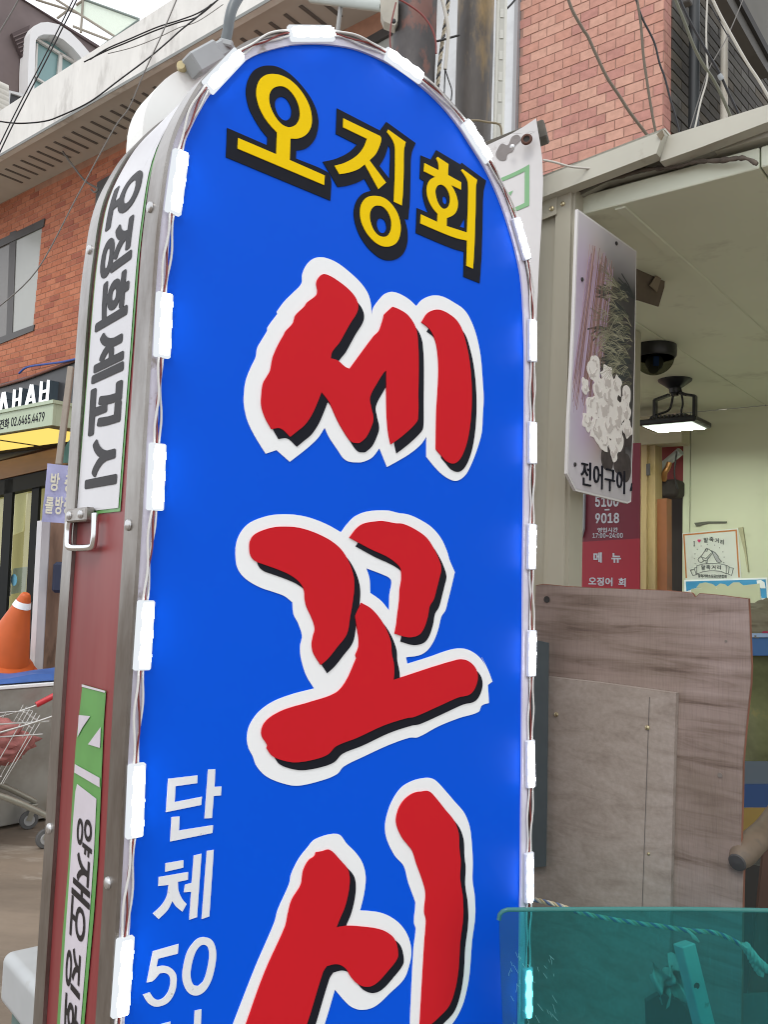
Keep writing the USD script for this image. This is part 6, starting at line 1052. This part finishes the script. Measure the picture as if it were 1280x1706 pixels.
# fish tank behind the boards
DT = 2.3
tank = thing('fish_tank', 'fish tank of greenish water with blue rim and blue base, right of the plywood', 'fish tank', on(1275, 1200, NL, DT))
tb = M('tank_blue', (.045, .13, .30), .5, var=.08, scale=8); 
part(tank, 'rim', pxprism([(1215, 1062), (1330, 1062), (1330, 1092), (1215, 1092)], NL, DT-.02, .3), tb)
part(tank, 'rim_lip', pxprism([(1215, 1054), (1330, 1056), (1330, 1061.5), (1215, 1061.5)], NL, DT-.025, .31), M('tank_lip', (.30, .42, .58), .4))
part(tank, 'red_edge', pxprism([(1215, 1049), (1330, 1053.5), (1330, 1055.5), (1215, 1053.5)], NL, DT-.02, .3), M('red_edge', (.35, .03, .07), .5))
part(tank, 'water', pxprism([(1215, 1092.5), (1330, 1092.5), (1330, 1268), (1215, 1268)], NL, DT, .28), M('green_water', (.12, .13, .06), .12, var=.45, scale=9, stain=(.25, .19, .05), stain_scale=9, stain_at=(.60, .75), coat=.5))
part(tank, 'lower_band', pxprism([(1215, 1268.5), (1330, 1268.5), (1330, 1306), (1215, 1306)], NL, DT-.01, .29), M('tank_grey_blue', (.085, .11, .13), .5))
part(tank, 'base', pxprism([(1215, 1306.5), (1330, 1306.5), (1330, 1345), (1215, 1345)], NL, DT-.02, .3), M('tank_base_blue', (.02, .055, .15), .6))
part(tank, 'foot_strip', pxprism([(1215, 1345.5), (1330, 1345.5), (1330, 1400), (1215, 1400)], NL, DT-.025, .3), M('tank_yellow', (.24, .16, .04), .6))
ts0, ts1 = A_(on(1215, 1400, NL, DT)), A_(on(1330, 1400, NL, DT)); part(tank, 'stand', sbx(ts0+.01, ts1-.01, DT-.015, DT+.27, 0, on(1270, 1401, NL, DT-.02)[2]-.002), M('tank_stand', (.06, .055, .05), .7))
CX, CY = E1, NL
rag('cloth_sack', 'olive grey crumpled sack lying on the blue rim of the fish tank', 'sack', on(1278, 1040, NL, DT+.08), [.11, .10, .06], 9, M('olive_sack', (.22, .20, .13), .85, var=.2, scale=14))
solo('dark_cabinet', obox(S3(A_(on(1285, 1450, NL, 2.1)), 2.1, .55), AXB, [.5, .1, .35]), M('dark_cabinet_m', (.02, .02, .018), .7), 'dark base below the fish tank behind the boards', 'cabinet')

# boards leaning in front of the stall
usdkit.material(stage, '/World/Looks/plywood_big', {'g': ('geometry', {}), 'mp': ('mapping', {'scale': (2.0, 2.0, 22.)}), 'n': ('noise_texture', {'scale': 2.2, 'detail': 8., 'roughness': .62, 'distortion': .6}), 'r': ('rgb_ramp', {'ramp': [(.26, (.11, .082, .064)), (.38, (.205, .163, .136)), (.50, (.275, .228, .197)), (.75, (.335, .287, .255))]}),
    'mp2': ('mapping', {'scale': (110, 110, 6.)}), 'n2': ('noise_texture', {'scale': 3., 'detail': 5., 'roughness': .7}), 'r2': ('rgb_ramp', {'ramp': [(.30, (.88, .88, .88)), (.52, (1, 1, 1)), (.75, (1.03, 1.03, 1.03))]}), 'n4': ('noise_texture', {'scale': 4.5, 'detail': 3.}), 'r4': ('rgb_ramp', {'ramp': [(.35, (.72, .66, .62)), (.62, (1.05, .98, 1.0))]}),
    'm1': ('mix_color', {'blend_type': 'multiply', 'fac': 1.}), 'm2': ('mix_color', {'blend_type': 'multiply', 'fac': 1.}), 'b': ('bump', {'strength': .35, 'distance': .003}), 'p': ('principled_bsdf', {'roughness': .78, 'specular_ior_level': .25})},
    [('g.position', 'mp.vector'), ('mp.vector', 'n.vector'), ('n.fac', 'r.fac'), ('g.position', 'mp2.vector'), ('mp2.vector', 'n2.vector'), ('n2.fac', 'r2.fac'), ('r.color', 'm1.a'), ('r2.color', 'm1.b'), ('g.position', 'n4.vector'), ('n4.fac', 'r4.fac'), ('m1.result', 'm2.a'), ('r4.color', 'm2.b'), ('m2.result', 'p.base_color'), ('n2.fac', 'b.height'), ('b.normal', 'p.normal')], surface='p.BSDF')
usdkit.material(stage, '/World/Looks/plywood_small', {'g': ('geometry', {}), 'mp': ('mapping', {'scale': (3., 3., 9.), 'rotation': (0, 0, .3)}), 'n': ('noise_texture', {'scale': 3.0, 'detail': 7., 'roughness': .6, 'distortion': 1.4}), 'r': ('rgb_ramp', {'ramp': [(.28, (.235, .192, .163)), (.5, (.31, .262, .228)), (.75, (.36, .31, .275))]}),
    'n3': ('noise_texture', {'scale': 140., 'detail': 2.}), 'r3': ('rgb_ramp', {'ramp': [(.3, (.88, .87, .86)), (.7, (1, 1, 1))]}), 'm1': ('mix_color', {'blend_type': 'multiply', 'fac': 1.}), 'b': ('bump', {'strength': .2, 'distance': .002}), 'p': ('principled_bsdf', {'roughness': .75, 'specular_ior_level': .25})},
    [('g.position', 'mp.vector'), ('mp.vector', 'n.vector'), ('n.fac', 'r.fac'), ('g.position', 'n3.vector'), ('n3.fac', 'r3.fac'), ('r.color', 'm1.a'), ('r3.color', 'm1.b'), ('m1.result', 'p.base_color'), ('n3.fac', 'b.height'), ('b.normal', 'p.normal')], surface='p.BSDF')
red_edge = M('reddish_ply_edge', (.20, .075, .045), .8, var=.35, scale=40, stretch=(1, 1, .3))
DBo = 1.400
big = thing('plywood_board', 'big weathered brown plywood board with reddish edge leaning before the stall', 'plywood', on(1070, 1300, NL, DBo)*[1, 1, 0])
bpts = [(893, 976)]
bpts += [(905, 973.5), (940, 977), (975, 979), (1000, 980), (1060, 982), (1110, 984), (1152, 988), (1158, 996), (1166, 989), (1200, 992), (1246, 998)]
bpts += [(1248, 1030), (1249, 1060), (1251, 1110), (1250, 1138), (1247, 1165), (1242, 1215), (1237, 1270), (1236, 1330), (1234, 1400), (1238, 1450), (1236, 1530), (1232, 1900), (866, 1900), (882, 1300), (886, 1100), (891, 1010)]
part(big, 'face_ply', pxprism(bpts, NL, DBo, .004), '/World/Looks/plywood_big')
part(big, 'core', pxprism([(x+(1.2 if x > 1200 else 0), y+(-1.0 if y < 1000 else 0)) for x, y in bpts], NL, DBo+.0041, .010), red_edge)
part(big, 'knot_hole', lathe([(.0, .0), (.0062, .0006)], on(911.5, 998.5, NL, DBo-.0005), -NL, 14), dark_m)
for x, y in ((1200, 1291), (1210, 1068)): part(big, 'knot', slab(Point(0, 0).buffer(.0038 if y > 1200 else .0020), on(x, y, NL, DBo-.0004), E1, Z, -NL, 0, .0006), M(f'knot_{x}', (.17, .145, .125), .8))
sml = thing('plywood_board', 'smaller smooth plywood board with a pencil line, in front of the big board', 'plywood', on(1010, 1400, NL, DBo)*[1, 1, 0])
part(sml, 'panel', pxprism([(880, 1127), (916, 1127.5), (1000, 1137), (1127, 1154.5), (1124, 1240), (1121, 1360), (1117, 1530), (1110, 1900), (868, 1900)], NL, DBo-.013, .0122), '/World/Looks/plywood_small')
part(sml, 'pencil_line', pxprism([(1082, 1161), (1083, 1161), (1070.5, 1520), (1069.5, 1520)], NL, DBo-.0136, .0004), M('pencil', (.09, .08, .075), .8))
for x, y, r in ((927, 1190, .0042), (1079, 1212, .0042), (1081, 1422, .0026)): part(sml, 'screw', screw(on(x, y, NL, DBo-.0132), -NL, r), brass_m, smooth=30)
solo('steel_strip', pxprism([(866, 1060), (914, 1071), (912.5, 1200), (911, 1330), (909, 1443), (866, 1446)], NL, DBo-.022, .003), M('blue_grey_steel', (.10, .125, .135), .45, metal=.3, var=.12, scale=14, spec=.4), 'flat blue grey steel strip beside the right edge of the blue sign', 'steel strip')

# things behind the acrylic sheet
ply_g = M('greenish_white_timber', (.46, .48, .40), .7, var=.15, scale=14, stain=(.20, .12, .06), stain_scale=24, stain_at=(.62, .70))
plk = thing('timber', 'pale timber batten with a rusty nail hole standing behind the acrylic sheet', 'timber', dep(1165, 1640, 1.22))
ptx = dep(1140, 1571, 1.20); pbx = dep(1186, 1760, 1.17)
part(plk, 'batten', bar(ptx, pbx, .022, .024, up=np.array([.3, -1, 0]), bev=.0015), ply_g)
part(plk, 'nail_hole', lathe([(0, 0), (.0045, .0006)], ptx*.66+pbx*.34+np.array([-.0, -.0128, .0]), unit(np.array([.2, -1, 0])), 12), M('rust_hole', (.06, .03, .02), .8))
rp2 = thing('rope', 'beige twisted rope slung from the sign edge behind the acrylic sheet', 'rope', dep(1050, 1535, 1.28))
rp_pts = spline([dep(x, y, t) for x, y, t in [(884, 1497, 1.30), (925, 1506, 1.29), (968, 1520, 1.285), (1015, 1530, 1.28), (1060, 1537, 1.27), (1105, 1543, 1.26), (1150, 1550, 1.25), (1190, 1553, 1.25), (1220, 1565, 1.25), (1243, 1578, 1.25)]], 6)
rb1, rb2, rb3 = M('rope_straw', (.42, .33, .20), .85), M('rope_cream', (.50, .45, .36), .85), M('rope_blue', (.10, .14, .24), .85)
for k, m_ in enumerate(rope(rp_pts, .0034, 3, .020)): part(rp2, 'strand', m_, (rb1, rb2, rb3 if k == 2 else rb1)[k], smooth=60)
part(rp2, 'knot', cat(rope([dep(1240, 1572, 1.245), dep(1250, 1590, 1.24), dep(1262, 1612, 1.24), dep(1270, 1622, 1.24)], .006, 3, .02)+rope([dep(1243, 1575, 1.24), dep(1262, 1600, 1.235), dep(1280, 1615, 1.235)], .006, 3, .02)), rb2, smooth=60)
part(rp2, 'frayed_end', cat([tube(spline([dep(1146+k, 1551, 1.245), dep(1152+2*k, 1556+k, 1.24), dep(1156+3*k, 1564+1.5*k, 1.24)], 4), .0014, 5) for k in range(4)]), rb2, smooth=60)
bag = thing('cloth_sack', 'pale crumpled cloth hanging behind the acrylic sheet beside the timber batten', 'sack', dep(1112, 1650, 1.28))
bv_, bf_ = [], []
for i in range(15):
    for j in range(13):
        q = dep(1090+62*i/14*(1-.15*j/12)+4*math.sin(j*.9), 1603+12*math.sin(i*.5)+78*j/12*(.8+.2*math.sin(i*.7)), 1.29); bv_.append(q+np.array([0, .014*math.sin(i*1.1+j*.5)+.010*math.sin(j*1.3-i*.6), 0]))
for i in range(14):
    for j in range(12): a = i*13+j; bf_ += [[a, a+1, a+14], [a, a+14, a+13]]
part(bag, 'cloth', (np.array(bv_), np.array(bf_)), M('pale_rag', (.34, .36, .30), .85, var=.35, scale=26), smooth=True)
part(bag, 'dark_hem', prism([dep(1078, 1668, 1.275), dep(1100, 1655, 1.275), dep(1135, 1668, 1.275), dep(1158, 1700, 1.275), dep(1150, 1730, 1.275), dep(1080, 1730, 1.275)], np.array([0, .01, 0])), M('dark_hem', (.04, .045, .04), .8))
crate = thing('dark_crate', 'dark crate standing behind the acrylic sheet at the lower right', 'crate', dep(1190, 1800, 1.36))
part(crate, 'front', prism([dep(1080, 1664, 1.345), dep(1400, 1650, 1.33), dep(1400, 1950, 1.25), dep(1080, 1950, 1.25)], np.array([0, .006, 0])), M('crate_dark', (.06, .065, .055), .7, var=.3, scale=12))
part(crate, 'panel', prism([dep(1140, 1545, 1.352), dep(1228, 1560, 1.350), dep(1226, 1612, 1.348), dep(1165, 1590, 1.35)], np.array([0, .004, 0])), M('crate_board', (.15, .14, .11), .8, var=.2, scale=20))
# acrylic sheet
AY = float(dep(1000, 1600, 1.10)[1]); nY = np.array([0, 1., 0])
acr = thing('acrylic_sheet', 'see through teal acrylic sheet with rounded corner in front of the sign and boards', 'acrylic sheet', dep(1050, 1700, 1.1)*[1, 1, 0]+Z*.8)
def ay(x, y): p = on(x, y, nY, AY); return (p[0], p[2])
apts = [ay(x, y) for x, y in [(832, 1535), (833.5, 1526), (838, 1521), (846, 1518), (1000, 1517), (1150, 1517), (1330, 1520), (1500, 1524), (1500, 2000), (850, 2000), (838, 1706), (834, 1600)]]
usdkit.material(stage, '/World/Looks/teal_acrylic', {'g': ('geometry', {}), 'mp': ('mapping', {'scale': (60., 60., 7.), 'rotation': (0, .45, 0)}), 'n': ('noise_texture', {'scale': 6., 'detail': 2.}), 'r': ('rgb_ramp', {'ramp': [(.66, (.0, .0, .0)), (.74, (1, 1, 1))]}), 'mf': ('math', {'math_type': 'multiply_add', 'value2': .05, 'value3': .03}),
    't': ('transparent_bsdf', {'color': (.24, .70, .73)}), 'gl': ('glossy_bsdf', {'color': (.9, 1, 1), 'roughness': .08}), 'fr': ('fresnel', {'IOR': 1.49}), 'iv': ('math', {'math_type': 'subtract', 'value1': 1.}), 'mu': ('math', {'math_type': 'multiply'}), 'm1': ('mix_closure', {}), 'd': ('diffuse_bsdf', {'color': (.05, .34, .34)}), 'm2': ('mix_closure', {})},
    [('g.backfacing', 'iv.value2'), ('fr.fac', 'mu.value1'), ('iv.value', 'mu.value2'), ('mu.value', 'm1.fac'), ('t.BSDF', 'm1.closure1'), ('gl.BSDF', 'm1.closure2'), ('g.position', 'mp.vector'), ('mp.vector', 'n.vector'), ('n.fac', 'r.fac'), ('r.color', 'mf.value1'), ('mf.value', 'm2.fac'), ('m1.closure', 'm2.closure1'), ('d.BSDF', 'm2.closure2')], surface='m2.closure')
part(acr, 'sheet', slab(Polygon(apts).buffer(0), np.array([0, AY, 0]), np.array([1., 0, 0]), Z, -nY, -.006, 0.), '/World/Looks/teal_acrylic')
part(acr, 'edge', tube([(x, AY+.003, z+.0012) for x, z in [ay(832, 1535), ay(833.5, 1526), ay(838, 1521), ay(846, 1518), ay(1000, 1517), ay(1150, 1517), ay(1330, 1520), ay(1500, 1524)]], .0030, 8), PANE('teal_edge', (.25, .55, .52), .1, (.10, .33, .30), .45), smooth=60)
rs = random.Random(4); sl = []
for k in range(34):
    x, y = rs.uniform(848, 925), rs.uniform(1580, 1705); a = rs.gauss(1.15, .35); le = rs.uniform(4, 16); p, q = ay(x, y), ay(x+le*math.cos(a), y+le*math.sin(a)); sl.append(LineString([p, q]).buffer(.00013))
part(acr, 'scratches', slab(ops.unary_union(sl), np.array([0, AY, 0]), np.array([1., 0, 0]), Z, -nY, .0004, .0007), M('scratch', (.18, .55, .55), .4), kind='stuff')
# mallet handle and dark wooden leg
ml = thing('wooden_mallet', 'thick worn wooden handle end sticking out in front of the plywood edge', 'wooden handle', dep(1250, 1410, 1.34))
m0, m1 = dep(1229, 1436, 1.30), dep(1300, 1352, 1.42)
Pm = np.array([m0*(1-t)+m1*t+Z*.003*math.sin(t*7) for t in np.linspace(0, 1, 14)])
wdm = M('worn_handle_wood', (.13, .095, .065), .65, var=.3, scale=18, stain=(.05, .045, .04), stain_scale=9, stain_at=(.52, .66))
part(ml, 'handle', tube(Pm, np.r_[.013, .0185, .0205, np.linspace(.021, .019, 11)], 18), wdm, smooth=50)
part(ml, 'end_cap', lathe([(.014, .0), (.0125, .0025), (0, .004)], m0-unit(m1-m0)*.0005, -unit(m1-m0), 18), M('dark_end_wood', (.05, .047, .045), .8), smooth=50)  # end face coloured darker than the handle
lgp = solo('wooden_prop', prism([dep(1276, 1392, 1.50), dep(1296, 1392, 1.50), dep(1285, 1700, 1.48), dep(1244, 1700, 1.48)], np.array([.01, .03, 0])), M('dark_red_wood', (.085, .040, .025), .6, var=.25, scale=8), 'dark reddish wooden prop standing right of the big plywood board', 'wooden prop')
